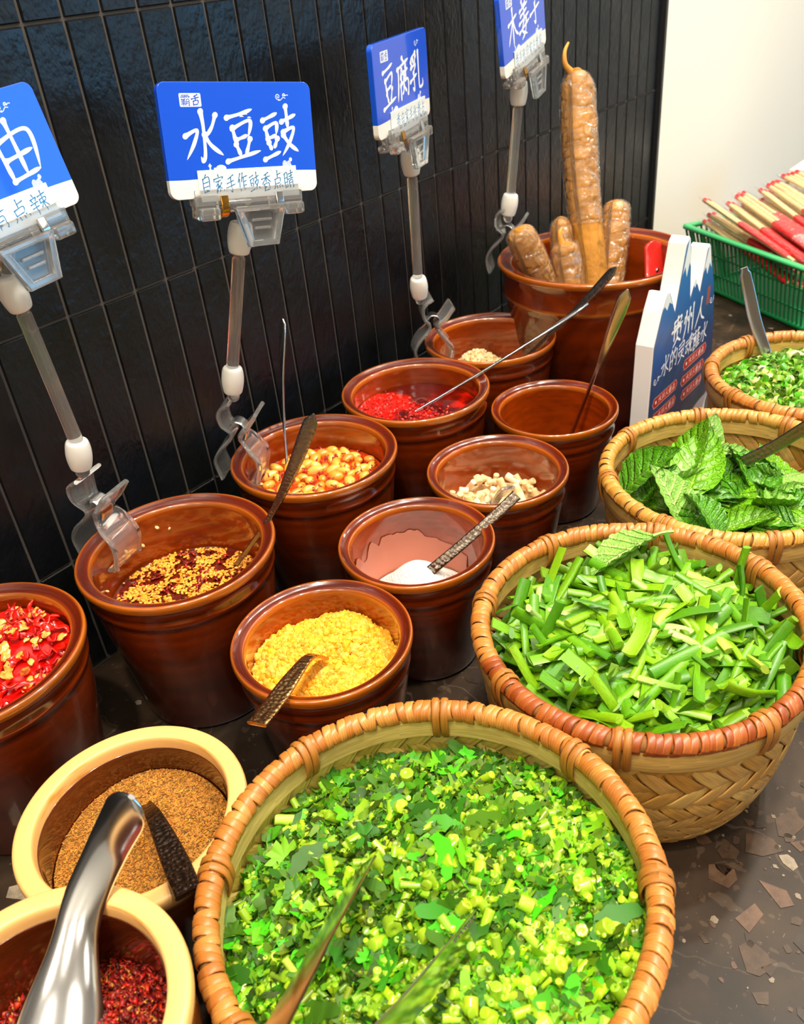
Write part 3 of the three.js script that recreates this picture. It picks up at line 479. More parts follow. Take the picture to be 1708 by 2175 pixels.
function utensil(name, label, category, pts, o) {
  const P = pts.map((p) => V(...p)), b = P[0].clone(), t = group(name, label, category, pts[0]);
  part('handle', sweep(P.map((p) => p.clone().sub(b)), { n: 28, k: 10, e: 0.55, ...o, up: o.up ? V(...o.up) : V(0, 1, 0) }), o.mat, t);
  if (o.bowl) { const [len, wid, dep] = o.bowl, sink = o.sink ?? 0.3, d = b.clone().sub(P[1]).setY(0).normalize(), m = part('bowl', bowlGeo(len, wid, dep), steel, t); m.position.copy(d.clone().multiplyScalar(len * 0.38)).add(V(0, -sink, 0)); m.rotation.y = Math.atan2(-d.z, d.x); if (o.tilt) m.rotateZ(o.tilt); }
  return t;
}
const taper = (a, b, c = 0.3, end = 0.06) => (t) => (a + (b - a) * sm(c, 0.92, t)) * (t > 1 - end ? Math.sqrt(Math.max(0.02, 1 - ((t - 1 + end) / end) ** 2)) : 1);
utensil('spoon', 'long steel spoon leaning out of the sesame chilli oil', 'spoon', [[0.3, 2.75, 3.45], [1.03, 4.58, 4.7], [1.5, 6.0, 5.4], [1.9, 7.35, 5.95]], { w: taper(0.13, 0.36), h: 0.07, mat: steelDark, bowl: [1.0, 0.7, 0.2], up: [-0.6, 0.3, 0.5] });
utensil('spoon', 'thin upright steel spoon handle at the back of the soybean pot', 'spoon', [[4.3, 3.45, 1.85], [4.75, 4.5, 1.52], [5.3, 6.0, 1.25], [5.9, 7.45, 1.0]], { w: taper(0.1, 0.3, 0.55), h: 0.07, mat: steel, bowl: [0.8, 0.6, 0.16], up: [0.9, -0.1, 0.1] });
utensil('spoon', 'thin pale spoon lying across the red chilli oil pot', 'spoon', [[8.75, 3.72, 3.3], [10.67, 4.56, 4.59], [12.4, 5.3, 5.65], [14.06, 6.0, 6.55]], { w: taper(0.09, 0.17, 0.6), h: 0.09, mat: steel, bowl: [0.9, 0.7, 0.16] });
utensil('spoon', 'steel spoon leaning out of the pot of pale crumbs', 'spoon', [[13.85, 3.0, 3.6], [14.3, 4.6, 5.0], [14.65, 5.8, 6.1], [14.95, 7.0, 7.05]], { w: taper(0.12, 0.3), h: 0.07, mat: steelDark, bowl: [0.9, 0.7, 0.16], up: [-0.6, 0.5, 0.3] });
utensil('spoon', 'steel spoon with a paddle shaped end standing in the empty looking pot', 'spoon', [[12.2, 0.95, 6.6], [12.67, 3.6, 7.34], [12.95, 5.4, 7.85], [13.15, 7.0, 8.3]], { w: taper(0.13, 0.42, 0.5), h: 0.08, mat: steel, bowl: [0.9, 0.7, 0.16], up: [-0.8, 0.2, 0.5] });
utensil('spoon', 'short square ended spoon resting on the rim of the root segment pot', 'spoon', [[7.0, 2.55, 7.4], [6.5, 3.3, 7.95], [5.95, 3.98, 8.55]], { w: (t) => 0.2 + 0.16 * t, h: 0.09, e: 0.3, mat: steelHammered, bowl: [0.9, 0.7, 0.16] });
utensil('spoon', 'hammered dark spoon lying across the salt pot', 'spoon', [[3.1, 2.3, 7.5], [4.0, 3.0, 8.14], [4.91, 3.72, 8.75], [5.5, 4.18, 9.1]], { w: (t) => 0.3 - 0.03 * Math.sin(t * 3), h: 0.08, e: 0.35, mat: steelHammered, bowl: [1.0, 0.75, 0.18], up: [-0.5, 0.7, 0.5] });
utensil('spoon', 'hammered spoon with a flat handle dug into the crushed peanuts', 'spoon', [[-0.85, 3.0, 8.0], [-1.35, 3.5, 8.12], [-2.1, 3.68, 8.38], [-2.9, 3.78, 8.66], [-3.62, 3.93, 8.92]], { w: (t) => 0.2 + 0.22 * sm(0.1, 0.7, t), h: 0.08, e: 0.35, mat: std({ color: col('#c79a63'), metalness: 1, roughness: 0.22, bumpMap: hammer, bumpScale: 0.0005 }), bowl: [1.0, 0.8, 0.2] });
utensil('spoon', 'dark hammered spoon stuck into the cumin powder', 'spoon', [[-5.55, 2.55, 7.4], [-5.8, 3.05, 8.2], [-6.2, 3.25, 9.3], [-6.6, 3.52, 10.32]], { w: (t) => 0.26 + 0.2 * sm(0.1, 0.8, t), h: 0.08, e: 0.35, mat: std({ color: col('#6b5a4c'), metalness: 1, roughness: 0.28, bumpMap: hammer, bumpScale: 0.0006 }), bowl: [1.0, 0.8, 0.2] });
{ // large scoop in the chilli flakes: dished handle, deep bowl
  const b = V(-9.75, 3.95, 11.35), t = group('scoop', 'large shiny steel scoop leaning out of the chilli flake pot', 'scoop', b.toArray());
  const pts = [[-9.35, 4.1, 11.0], [-8.75, 4.5, 10.6], [-8.1, 5.06, 10.28], [-7.5, 5.65, 10.28], [-7.0, 6.55, 10.62]].map((p) => V(...p).sub(b));
  part('handle', sweep(pts, { n: 60, k: 16, e: 0.8, h: 0.09, bend: -0.2, up: V(-0.2, 0.85, 0.45), w: (q) => (0.62 + 0.62 * (1 - sm(0, 0.42, q)) + 0.08 * sm(0.6, 0.9, q)) * (q > 0.87 ? Math.sqrt(Math.max(0.02, 1 - ((q - 0.87) / 0.13) ** 2)) : 1) }), std({ color: col('#dfe1e6'), metalness: 1, roughness: 0.17 }), t);
  const m = part('bowl', bowlGeo(2.0, 1.6, 0.5), steel, t); m.rotation.set(0, 0.6, 0.1);
}
{ // tongs in the coriander: two strip arms that meet at a bend out of view
  const b = V(-4.8, 3.9, 13.6), t = group('tongs', 'steel strip tongs lying open in the chopped coriander', 'tongs', b.toArray()), rel = (a) => a.map((p) => V(...p).sub(b));
  const green = std({ color: col('#c6cbc0'), metalness: 1, roughness: 0.14 });
  part('arm', sweep(rel([[-4.75, 3.95, 12.6], [-5.9, 4.75, 13.2], [-7.0, 5.5, 13.78], [-8.1, 6.35, 14.4], [-9.3, 7.5, 15.1]]), { w: 0.5, h: 0.05, n: 30, k: 8, e: 0.3, up: V(-0.62, 0.1, 0.7) }), green, t);
  part('arm', sweep(rel([[-4.6, 3.95, 14.6], [-5.7, 4.6, 14.8], [-6.8, 5.25, 14.98], [-8.1, 6.3, 15.2], [-9.3, 7.5, 15.35]]), { w: 0.5, h: 0.05, n: 30, k: 8, e: 0.3, up: V(0.2, 0.15, 0.9) }), green, t);
  part('bend', sweep(rel([[-9.25, 7.45, 15.08], [-9.75, 7.95, 15.2], [-9.25, 7.45, 15.36]]), { w: 0.5, h: 0.05, n: 12, k: 8, e: 0.3, up: V(-0.4, -0.4, 0.05) }), green, t);
  const tooth = (p, d) => { const g = []; for (let i = 0; i < 7; i++) g.push(new THREE.ConeGeometry(0.03, 0.05, 4).translate(p.x + d.x * i * 0.12, p.y + d.y * i * 0.12 + 0.27, p.z + d.z * i * 0.12)); return mergeGeometries(g); };
  part('serration', tooth(V(-4.6, 3.92, 14.6).sub(b), V(-0.85, 0.5, 0.15)), green, t);
}
utensil('tongs', 'dark steel tongs arm resting in the mint basket', 'tongs', [[10.95, 3.5, 13.0], [11.1, 4.1, 13.7], [11.2, 4.8, 14.35], [11.3, 5.8, 15.3]], { w: 0.34, h: 0.06, e: 0.3, mat: steelDark, up: [-0.8, 0.4, 0.4] });
utensil('spoon', 'pale steel spoon standing at the back of the spring onion basket', 'spoon', [[18.95, 3.2, 10.95], [19.05, 4.2, 10.4], [19.15, 5.2, 10.0], [19.1, 6.05, 9.74]], { w: (t) => (0.34 + 0.1 * Math.sin(t * 3)) * (t > 0.95 ? 0.7 : 1), h: 0.08, mat: steel, up: [-0.8, 0.2, 0.6], bowl: [1, 0.8, 0.2] });

// ---------------------------------------------------------------- what the pots hold
const wet = (c, o = {}) => phy({ color: col(c), roughness: 0.3, clearcoat: 0.8, clearcoatRoughness: 0.08, ...o });
const seedGeo = (a, b, c) => { const g = new THREE.SphereGeometry(0.5, 8, 6); const p = g.attributes.position; for (let i = 0; i < p.count; i++) { const t = p.getX(i) + 0.5, k = 0.6 + 0.7 * t - 0.55 * t * t; p.setXYZ(i, p.getX(i) * a, p.getY(i) * b * (k + 0.3), p.getZ(i) * c * (k + 0.3)); } g.computeVertexNormals(); return g; };
const flakeGeo = (s) => { const n = 6, pos = [0, 0.12 * s, 0], idx = []; for (let i = 0; i < n; i++) { const a = i / n * 6.283, r = s * (0.65 + 0.5 * Math.sin(i * 2.7 + s * 9)); pos.push(r * Math.cos(a), 0.1 * s * Math.sin(i * 1.9), r * Math.sin(a) * 0.75); } pos.push(0, -0.1 * s, 0); for (let i = 0; i < n; i++) { const a = 1 + i, b = 1 + (i + 1) % n; idx.push(0, b, a, n + 1, a, b); } const g = new THREE.BufferGeometry(); g.setAttribute('position', new THREE.Float32BufferAttribute(pos, 3)); g.setIndex(idx); g.computeVertexNormals(); return g; };
const crumbGeo = (seed) => { const g = new THREE.IcosahedronGeometry(0.5, 1), p = g.attributes.position; for (let i = 0; i < p.count; i++) { const k = 0.72 + 0.7 * vnoise(p.getX(i) * 4 + 9 + seed, p.getY(i) * 4 + p.getZ(i) * 5 + 9, 32, 12); p.setXYZ(i, p.getX(i) * k, p.getY(i) * k, p.getZ(i) * k); } g.computeVertexNormals(); return g; };
const at = (mesh, x, y, z) => { mesh.position.set(x, y, z); return mesh; };
const spin = (d) => d.rotation.set(rr(0, 6.3), rr(0, 6.3), rr(0, 6.3));
{ // sesame chilli oil
  reseed(31); const [x, z] = P.sesame, y = 3.0, R = 1.97;
  stuff('chilli_oil', at(new THREE.Mesh(heap(R, (a, b, r) => 0.015 * bump2(a, b, 2, 5) + (r > 0.98 ? 0.04 : 0)), phy({ color: col('#5a1204'), roughness: 0.12, clearcoat: 1, clearcoatRoughness: 0.04 })), x, y, z), 'dark red chilli oil below floating sesame seeds', 'chilli oil');
  const clump = (a, b) => bump2(a, b, 3.6, 21, 3) + 0.02 * b;
  stuff('sesame_seed', at(scatter(seedGeo(0.1, 0.045, 0.062), phy({ color: 0xffffff, roughness: 0.4, clearcoat: 0.5 }), 3000, (i, d) => { let p; for (let k = 0; k < 8; k++) { p = disc(R - 0.06); if (clump(...p) > -0.09) break; } d.position.set(p[0], 0.02 + rr(0, 0.05), p[1]); d.rotation.set(rr(-0.3, 0.3), rr(0, 6.3), rr(-0.3, 0.3)); return hsl(rr(0.085, 0.115), 0.85, rr(0.46, 0.62)); }), x, y, z), 'golden sesame seeds floating on the dark chilli oil', 'sesame seeds');
  stuff('chilli_flake', at(scatter(flakeGeo(0.11), wet('#ffffff'), 420, (i, d) => { const p = disc(R - 0.1); d.position.set(p[0], 0.03 + rr(0, 0.04), p[1]); d.rotation.set(rr(-0.4, 0.4), rr(0, 6.3), rr(-0.4, 0.4)); d.scale.setScalar(rr(0.5, 1.5)); return hsl(rr(0.0, 0.03), 0.9, rr(0.2, 0.38)); }), x, y, z), 'red chilli flakes between the floating sesame seeds', 'chilli flakes');
  for (const [a, h] of [[-2.3, 3.35], [-2.0, 3.55], [-1.72, 3.75], [-1.2, 3.95], [-1.05, 3.8], [-1.45, 3.62], [-2.6, 3.2]]) { const m = solo('sesame_seed', seedGeo(0.13, 0.06, 0.09), std({ color: col('#e8c787'), roughness: 0.5 }), 'single pale sesame seed stuck to the inner wall of the sesame chilli oil pot', 'sesame seed', 'seeds stuck above the oil'); const r = 1.98; m.position.set((x + r * Math.cos(a)) * U, h * U, (z + r * Math.sin(a)) * U); m.rotation.set(1.2, a, rnd() * 3); }
}
{ // soybeans in red sauce
  reseed(32); const [x, z] = P.beans, y = 3.52, R = 1.95;
  stuff('bean_sauce', at(new THREE.Mesh(heap(R, (a, b) => 0.1 * bump2(a, b, 1.3, 6)), phy({ color: col('#c23a08'), roughness: 0.14, clearcoat: 1, clearcoatRoughness: 0.05 })), x, y, z), 'orange red sauce around the soybeans', 'sauce');
  const mats = ['#e8a63a', '#e2962c', '#f0b651', '#d9882a', '#ecae45'].map((c) => wet(c, { roughness: 0.3 })), geo = [0, 1, 2].map((i) => { const g = new THREE.SphereGeometry(0.5, 16, 12), p = g.attributes.position; for (let k = 0; k < p.count; k++) { const X = p.getX(k); p.setXYZ(k, X * (0.44 + 0.04 * i), p.getY(k) * 0.29, p.getZ(k) * (0.31 - 0.02 * i) + 0.03 * (1 - 4 * X * X)); } g.computeVertexNormals(); return g; });
  const proto = geo.map((g) => new THREE.Mesh(g, mats[0])), used = []; let n = 0;
  for (let k = 0; k < 4000 && n < 80; k++) {
    const p = disc(R - 0.2), s = rr(0.75, 1.15); if (used.some((q) => Math.hypot(q[0] - p[0], q[1] - p[1]) < 0.27 * (q[2] + s) * 0.5 * 1.04)) continue; used.push([...p, s]);
    const m = proto[n % 3].clone(); m.material = mats[Math.floor(rnd() * 5)]; m.position.set(x + p[0], y + 0.0 + rr(0, 0.06), z + p[1]); m.rotation.set(rr(-0.4, 0.4), rr(0, 6.3), rr(-0.3, 0.3)); m.scale.setScalar(s); n++;
    add(m, 'soybean', { label: 'yellow soybean half sunk in the red sauce of its pot', category: 'bean', group: 'soybeans in red sauce' });
  }
  stuff('chilli_paste', at(scatter(flakeGeo(0.12), wet('#ffffff'), 260, (i, d) => { const p = disc(R - 0.12); d.position.set(p[0], 0.06 + rr(0, 0.08), p[1]); spin(d); d.scale.setScalar(rr(0.4, 1.2)); return hsl(rr(0, 0.025), 0.9, rr(0.25, 0.42)); }), x, y, z), 'shreds of red chilli among the soybeans', 'chilli');
}
{ // red chilli oil
  reseed(33); const [x, z] = P.chilli, y = 3.72, R = 1.95;
  const C = (a, b) => { const k = sm(-0.05, 0.25, bump2(a, b, 1.1, 7) + 0.14 * (0.4 - a * 0.5 + b * 0.1)); return col('#4a0303').lerp(col('#e01404'), k); };
  stuff('chilli_oil', at(new THREE.Mesh(heap(R, (a, b) => 0.07 * Math.max(0, bump2(a, b, 1.4, 8)) - 0.01, { color: C, nr: 40, na: 96 }), phy({ vertexColors: true, roughness: 0.12, clearcoat: 1, clearcoatRoughness: 0.04 })), x, y, z), 'bright red chilli oil with minced chilli', 'chilli oil');
  stuff('minced_chilli', at(scatter(crumbGeo(1), wet('#ffffff'), 520, (i, d) => { let p; for (let k = 0; k < 8; k++) { p = disc(R - 0.1); if (p[0] < 0.2 + 0.5 * rnd()) break; } d.position.set(p[0], 0.02, p[1]); spin(d); const s = rr(0.04, 0.11); d.scale.set(s, s * 0.5, s); return hsl(rr(0.0, 0.035), 0.97, rr(0.3, 0.46)); }), x, y, z), 'minced chilli floating on the bright red oil', 'chilli');
}
{ // pale crumbs
  reseed(34); const [x, z] = P.tofu, f = (a, b) => 2.5 + 0.95 * Math.exp(-((a - 0.65) ** 2 + (b + 1.0) ** 2) * 1.1) + 0.05 * bump2(a, b, 3, 9);
  stuff('pale_crumbs', at(new THREE.Mesh(heap(1.9, f), std({ color: col('#e2c48c'), roughness: 0.8 })), x, 0, z), 'low heap of pale crumbs in the pot beside the root pot', 'crumbs');
  stuff('pale_crumb', at(scatter(crumbGeo(2), std({ color: 0xffffff, roughness: 0.75 }), 700, (i, d) => { const p = disc(1.8); d.position.set(p[0], f(...p) + 0.03, p[1]); spin(d); d.scale.setScalar(rr(0.06, 0.17)); return hsl(rr(0.1, 0.12), 0.55, rr(0.66, 0.8)); }), x, 0, z), 'loose grains on the heap of pale crumbs', 'crumbs');
}
{ // root segments
  reseed(35); const [x, z] = P.bits, mats = ['#ecd3a4', '#e6c792', '#f1dcb4', '#dfbd88'].map((c) => std({ color: col(c), roughness: 0.55 }));
  const geo = [0.3, 0.38, 0.24].map((l) => lathe(smoothRows([[0.001, 0], [0.075, 0.005], [0.09, 0.03], [0.085, l * 0.5], [0.092, l - 0.03], [0.07, l], [0.03, l - 0.02], [0.001, l - 0.02]], 2), 14).translate(0, -l / 2, 0));
  stuff('root_bed', at(new THREE.Mesh(heap(1.62, (a, b, r) => 1.85 + 0.25 * r + 0.1 * bump2(a, b, 2, 10)), mats[3]), x, 0, z), 'bed of pale root pieces under the loose segments', 'root pieces');
  for (let i = 0; i < 90; i++) {
    const p = disc(1.5, 0.6), m = new THREE.Mesh(geo[i % 3], mats[Math.floor(rnd() * 4)]); const r = Math.hypot(...p) / 1.62;
    m.position.set(x + p[0], 2.0 + 0.25 * r + rr(0, 0.22) + (p[1] < 0 && p[0] > 0 ? 0.12 : 0), z + p[1]); m.rotation.set(rr(-1.2, 1.2), rr(0, 6.3), rr(-1.2, 1.2)); m.scale.setScalar(rr(0.95, 1.3));
    add(m, 'root_segment', { label: 'short pale cut root segment in its brown pot', category: 'root', group: 'pale root segments' });
  }
}
{ // salt
  reseed(36); const [x, z] = P.salt, f = (a, b, r) => 1.3 + 1.42 * Math.exp(-((a - 0.05) ** 2 + (b + 0.1) ** 2) * 0.75) + 0.03 * bump2(a, b, 4, 11);
  const grainTex = texture(256, 256, grey((a, b) => 0.5 * vnoise(a * 128, b * 128, 128, 81) + 0.5 * vnoise(a * 60, b * 60, 60, 82)), false); grainTex.repeat.set(0.6, 0.6);
  const salt = stuff('salt', at(new THREE.Mesh(heap(1.5, f), std({ color: col('#f6f3ee'), roughness: 0.75, bumpMap: grainTex, bumpScale: 0.0012 })), x, 0, z), 'small heap of fine white salt', 'salt');
  // dried salt film on the inner wall, with a ragged upper edge
  const pos = [], idx = [], na = 110, nr = 14; for (let j = 0; j <= na; j++) for (let i = 0; i <= nr; i++) { const a = -3.05 + 3.3 * j / na, top = 2.3 + 1.1 * fbm(j * 0.09 + 3, 2, 64, 17, 4) * Math.sin(Math.PI * Math.min(1, j / na * 1.02)) - 0.1, y = 1.3 + (Math.max(1.4, top) - 1.3) * i / nr, q = y / 3.6, r = 2.0 * 0.84 * (q > 0.7 ? 0.99 : 0.88 + 0.11 * sm(0.22, 0.7, q)) - 0.018; pos.push(r * Math.cos(a), y, r * Math.sin(a)); }
  for (let j = 0; j < na; j++) for (let i = 0; i < nr; i++) { const a = j * (nr + 1) + i, b = a + nr + 1; idx.push(a, b, a + 1, a + 1, b, b + 1); }
  const g = new THREE.BufferGeometry(); g.setAttribute('position', new THREE.Float32BufferAttribute(pos, 3)); g.setIndex(idx); g.computeVertexNormals();
  stuff('salt_film', at(new THREE.Mesh(g, phy({ color: col('#b8705a'), roughness: 0.4, side: THREE.DoubleSide, clearcoat: 0.3 })), x, 0, z), 'dull pinkish film of dried salt on the inner wall of the salt pot', 'salt film');
}
{ // crushed peanuts
  reseed(37); const [x, z] = P.peanut, f = (a, b) => 2.5 + 0.5 * Math.exp(-((a + 0.2) ** 2 + (b + 0.75) ** 2) * 0.9) + 0.42 * Math.exp(-((a - 1.05) ** 2 + (b + 0.3) ** 2) * 1.8) + 0.12 * bump2(a, b, 2.2, 12) - 0.12 * Math.exp(-((a - 0.25) ** 2 + (b - 0.1) ** 2) * 9);
  stuff('crushed_peanut', at(new THREE.Mesh(heap(1.68, f), std({ color: col('#c98f2c'), roughness: 0.8 })), x, 0, z), 'heap of crushed yellow peanuts', 'peanuts');
  for (let v = 0; v < 2; v++) stuff('peanut_crumb', at(scatter(crumbGeo(3 + v * 4), std({ color: 0xffffff, roughness: 0.62 }), 2600, (i, d) => { const p = disc(1.66); d.position.set(p[0], f(...p) + rr(0, 0.07), p[1]); spin(d); const s = rr(0.05, 0.17) * (rnd() < 0.1 ? 1.5 : 1); d.scale.set(s, s * rr(0.6, 1), s * rr(0.7, 1.2)); return hsl(rr(0.1, 0.122), 0.88, rr(0.46, 0.64)); }), x, 0, z), v ? 'smaller loose peanut crumbs on the heap' : 'loose yellow peanut crumbs on the heap', 'peanuts');
}
{ // pickled red chilli
  reseed(38); const [x, z] = P.picked, f = (a, b) => 3.72 + 0.45 * Math.exp(-((a - 0.4) ** 2 + (b + 0.3) ** 2) * 0.5) + 0.22 * bump2(a, b, 1.2, 13) + 0.2 * sm(0.9, 1.9, a);
  stuff('pickled_chilli', at(new THREE.Mesh(heap(1.98, f, { nr: 46, na: 110 }), phy({ color: col('#c80a06'), roughness: 0.2, clearcoat: 1, clearcoatRoughness: 0.08 })), x, 0, z), 'wet mass of minced red pickled chilli', 'pickled chilli');
  const mats = ['#d50c06', '#c00805', '#e31a0a', '#b00604'].map((c) => wet(c, { roughness: 0.18 })), seeds = ['#f0a848', '#f4bd63', '#e89a3a'].map((c) => wet(c));
  const shred = [0, 1, 2, 3].map((v) => sweep([V(-0.3, 0, 0), V(-0.1, 0.06, 0.05 * v), V(0.12, 0.02, -0.06), V(0.3, 0.08, 0.03)], { w: (t) => 0.2 * Math.sin(Math.PI * clamp(t, 0.06, 0.94)) + 0.04, h: 0.045, n: 8, k: 6, up: V(0.1 * v, 1, 0.2) }));
  for (let i = 0; i < 170; i++) { const p = disc(1.88), y = f(...p); if (p[0] < -1.2) continue; const m = new THREE.Mesh(shred[i % 4], mats[i % 4]); m.position.set(x + p[0], y + rr(0.02, 0.1), z + p[1]); m.rotation.set(rr(-0.5, 0.5), rr(0, 6.3), rr(-0.5, 0.5)); m.scale.set(rr(0.35, 0.85), rr(0.8, 2), rr(0.4, 0.8)); add(m, 'chilli_shred', { label: 'glossy red shred on the pickled chilli at the left edge', category: 'chilli', group: 'shreds of pickled chilli' }); }
  const bit = crumbGeo(6).scale(0.24, 0.1, 0.17); for (let i = 0; i < 70; i++) { let p; for (let k = 0; k < 9; k++) { p = disc(1.85); if (p[0] + 0.6 * p[1] * -1 > rr(-1.2, 0.6)) break; } const m = new THREE.Mesh(bit, seeds[i % 3]); m.position.set(x + p[0], f(...p) + rr(0.06, 0.12), z + p[1]); m.rotation.set(rr(-0.6, 0.6), rr(0, 6.3), rr(-0.6, 0.6)); m.scale.setScalar(rr(0.6, 1.25)); add(m, 'garlic_flake', { label: 'small yellow garlic flake on the pickled chilli', category: 'garlic', group: 'garlic flakes on the pickled chilli' }); }
}
{ // cumin powder
  reseed(39); const [x, z] = P.cumin, R = 1.7, f = (a, b) => { let y = 2.05 + 0.6 * Math.exp(-((a - 0.5) ** 2 + (b + 0.5) ** 2) * 0.6) + 0.3 * Math.exp(-((a + 0.8) ** 2 + (b - 0.7) ** 2) * 0.9) + 0.1 * bump2(a, b, 1.6, 14) + 0.03 * bump2(a, b, 9, 15); return y - 0.22 * Math.exp(-((a + 0.2) ** 2) * 6 - ((b - 0.2) ** 2) * 1.2); };
  const tex = texture(512, 512, (a, b) => { const n = vnoise(a * 190, b * 60, 10, 91) * 0, k = 0.45 * vnoise(a * 240, b * 240, 240, 92) + 0.35 * vnoise(a * 110, b * 110, 110, 93) + 0.2 * fbm(a * 12, b * 12, 12, 94, 3); return [0.46 + 0.42 * k + n, 0.29 + 0.33 * k, 0.09 + 0.15 * k]; }, true); tex.repeat.set(0.45, 0.45);
  stuff('cumin_powder', at(new THREE.Mesh(heap(R, f, { nr: 60, na: 120 }), std({ map: tex, roughness: 0.9 })), x, 0, z), 'coarse brown cumin powder heaped in the cream rimmed pot', 'cumin powder');
  stuff('cumin_grain', at(scatter(seedGeo(0.07, 0.022, 0.022), std({ color: 0xffffff, roughness: 0.8 }), 9000, (i, d) => { const p = disc(R - 0.02); d.position.set(p[0], f(...p) + rr(0, 0.025), p[1]); d.rotation.set(rr(-0.5, 0.5), rr(0, 6.3), rr(-0.7, 0.7)); d.scale.setScalar(rr(0.5, 1.2)); return hsl(rr(0.08, 0.11), rr(0.55, 0.8), rr(0.26, 0.56)); }), x, 0, z), 'single coarse grains on the cumin powder', 'cumin powder');
}
{ // dried chilli flakes
  reseed(40); const [x, z] = P.flakes, R = 1.6, f = (a, b) => 3.4 + 0.6 * Math.exp(-((a - 0.35) ** 2 + (b - 0.35) ** 2) * 0.7) + 0.3 * bump2(a, b, 1.6, 18) + 0.1 * bump2(a, b, 5, 19);
  stuff('chilli_flakes', at(new THREE.Mesh(heap(R, f, { nr: 40, na: 90 }), std({ color: col('#7e1405'), roughness: 0.7 })), x, 0, z), 'heap of crushed dried red chilli', 'chilli flakes');
  stuff('dried_chilli_flake', at(scatter(flakeGeo(0.09), phy({ color: 0xffffff, roughness: 0.45, clearcoat: 0.3 }), 5200, (i, d) => { const p = disc(R - 0.03), y = f(...p); d.position.set(p[0], y + rr(0, 0.1), p[1]); spin(d); d.scale.setScalar(rr(0.4, 1.3)); const q = rnd(); return q < 0.1 ? hsl(0.09, 0.7, 0.55) : hsl(rr(0.0, 0.035), 0.88, rr(0.16, 0.46)); }), x, 0, z), 'loose dried chilli flakes and seeds on their heap', 'chilli flakes');
}

// ---------------------------------------------------------------- herbs in the baskets
const domeIn = (R, y0, top, seed, cx = 0, cz = 0) => (a, b) => { const r2 = ((a - cx) ** 2 + (b - cz) ** 2) / (R * R); return y0 + (top - y0) * Math.max(0, 1 - r2) + 0.12 * bump2(a, b, 1.2, seed, 3); };
const herbTex = texture(256, 256, (x, y) => { const n = vnoise(x * 40, y * 160, 160, 55), v = 0.78 + 0.36 * n; return [v, v, v]; }, true); herbTex.repeat.set(0.5, 2);
{ // garlic chives: cut flat leaves and stems
  reseed(51); const [x, , ] = BK.chive, z = BK.chive[1], R = 3.22, f = domeIn(3.3, 3.0, 3.65, 61, 0.1, 0.35);
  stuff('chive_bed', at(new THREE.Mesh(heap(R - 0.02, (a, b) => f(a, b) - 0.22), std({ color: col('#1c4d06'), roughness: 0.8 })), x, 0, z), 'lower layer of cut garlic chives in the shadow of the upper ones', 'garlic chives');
  const tone = (a, b) => (t, c, s) => col(a).lerp(col(b), t), mk = (L, o) => sweep([V(-L / 2, 0, 0), V(-L / 6, rr(-0.05, 0.05), rr(-0.05, 0.05)), V(L / 6, rr(-0.05, 0.05), rr(-0.05, 0.05)), V(L / 2, rr(-0.08, 0.08), rr(-0.06, 0.06))], { n: 9, k: 8, ...o });
  const greens = [['#5a9c04', '#6eaa06'], ['#6dab06', '#8abc10'], ['#4a8e04', '#60a008'], ['#8cb81c', '#aecb44'], ['#3f7e06', '#508e08']];
  const flat = [], round = [], pale = [];
  for (let i = 0; i < 10; i++) { const g = greens[[0, 1, 2, 4, 1][i % 5]]; flat.push(mk(rr(1.6, 2.3), { w: rr(0.24, 0.38), h: 0.055, bend: rr(-0.5, 0.6), color: tone(...g) })); }
  for (let i = 0; i < 7; i++) { const g = greens[i % 5]; round.push(mk(rr(1.4, 2.2), { w: rr(0.19, 0.28), h: rr(0.11, 0.17), color: tone(...g) })); }
  for (let i = 0; i < 4; i++) pale.push(mk(rr(1.2, 1.9), { w: rr(0.18, 0.3), h: 0.14, color: tone('#c4dc84', '#86c034') }));
  const mat = phy({ vertexColors: true, map: herbTex, roughness: 0.42, clearcoat: 0.15, clearcoatRoughness: 0.3 });
  // the lower ones, too many to count, then the 300 that show
  const end = V(0, 0, 0), lay = (d, k) => { for (let q = 0; q < 40; q++) { lay1(d, k); let ok = true; for (const s of [-1.08, 1.08]) { end.set(s, 0, 0).applyQuaternion(d.quaternion).add(d.position); if (Math.hypot(end.x, end.z) > R - 0.02) ok = false; } if (ok) return; } };
  const lay1 = (d, k) => { const p = disc(R - 0.3, 0.56), a = rr(0, 6.283); d.position.set(p[0], f(...p) + k, p[1]); d.rotation.set(0, a, 0); d.rotateX(rr(-0.7, 0.7)); d.rotateZ(rr(-0.32, 0.32)); const q = Math.hypot(...p) / R; if (q > 0.6) { d.rotation.y = Math.atan2(-p[1], p[0]) + Math.PI / 2 + rr(-0.42, 0.42); } };
  for (let v = 0; v < 3; v++) stuff('chive_piece', at(scatter([flat[v], round[v], flat[v + 4]][v], mat, 130, (i, d) => { lay(d, rr(-0.28, -0.05)); return hsl(0.27, 0.1, rr(0.62, 0.85)); }), x, 0, z), 'cut garlic chives lying under the top layer, ' + ['broad leaves', 'round stems', 'narrow leaves'][v], 'garlic chives');
  for (let i = 0; i < 270; i++) {
    const k = rnd(), kind = k < 0.58 ? 0 : k < 0.94 ? 1 : 2, g = pick([flat, round, pale][kind]), m = new THREE.Mesh(g, mat); lay(m, rr(0.0, 0.26)); m.position.x += x; m.position.z += z; m.scale.setScalar(rr(0.85, 1.1));
    add(m, 'garlic_chive', { label: ['flat green piece of garlic chive leaf in the chive basket', 'round green piece of garlic chive stem in the chive basket', 'pale whitish piece of garlic chive stem in the chive basket'][kind], category: 'garlic chive', group: ['cut garlic chive leaves', 'cut garlic chive stems', 'pale garlic chive stems'][kind] });
  }
}
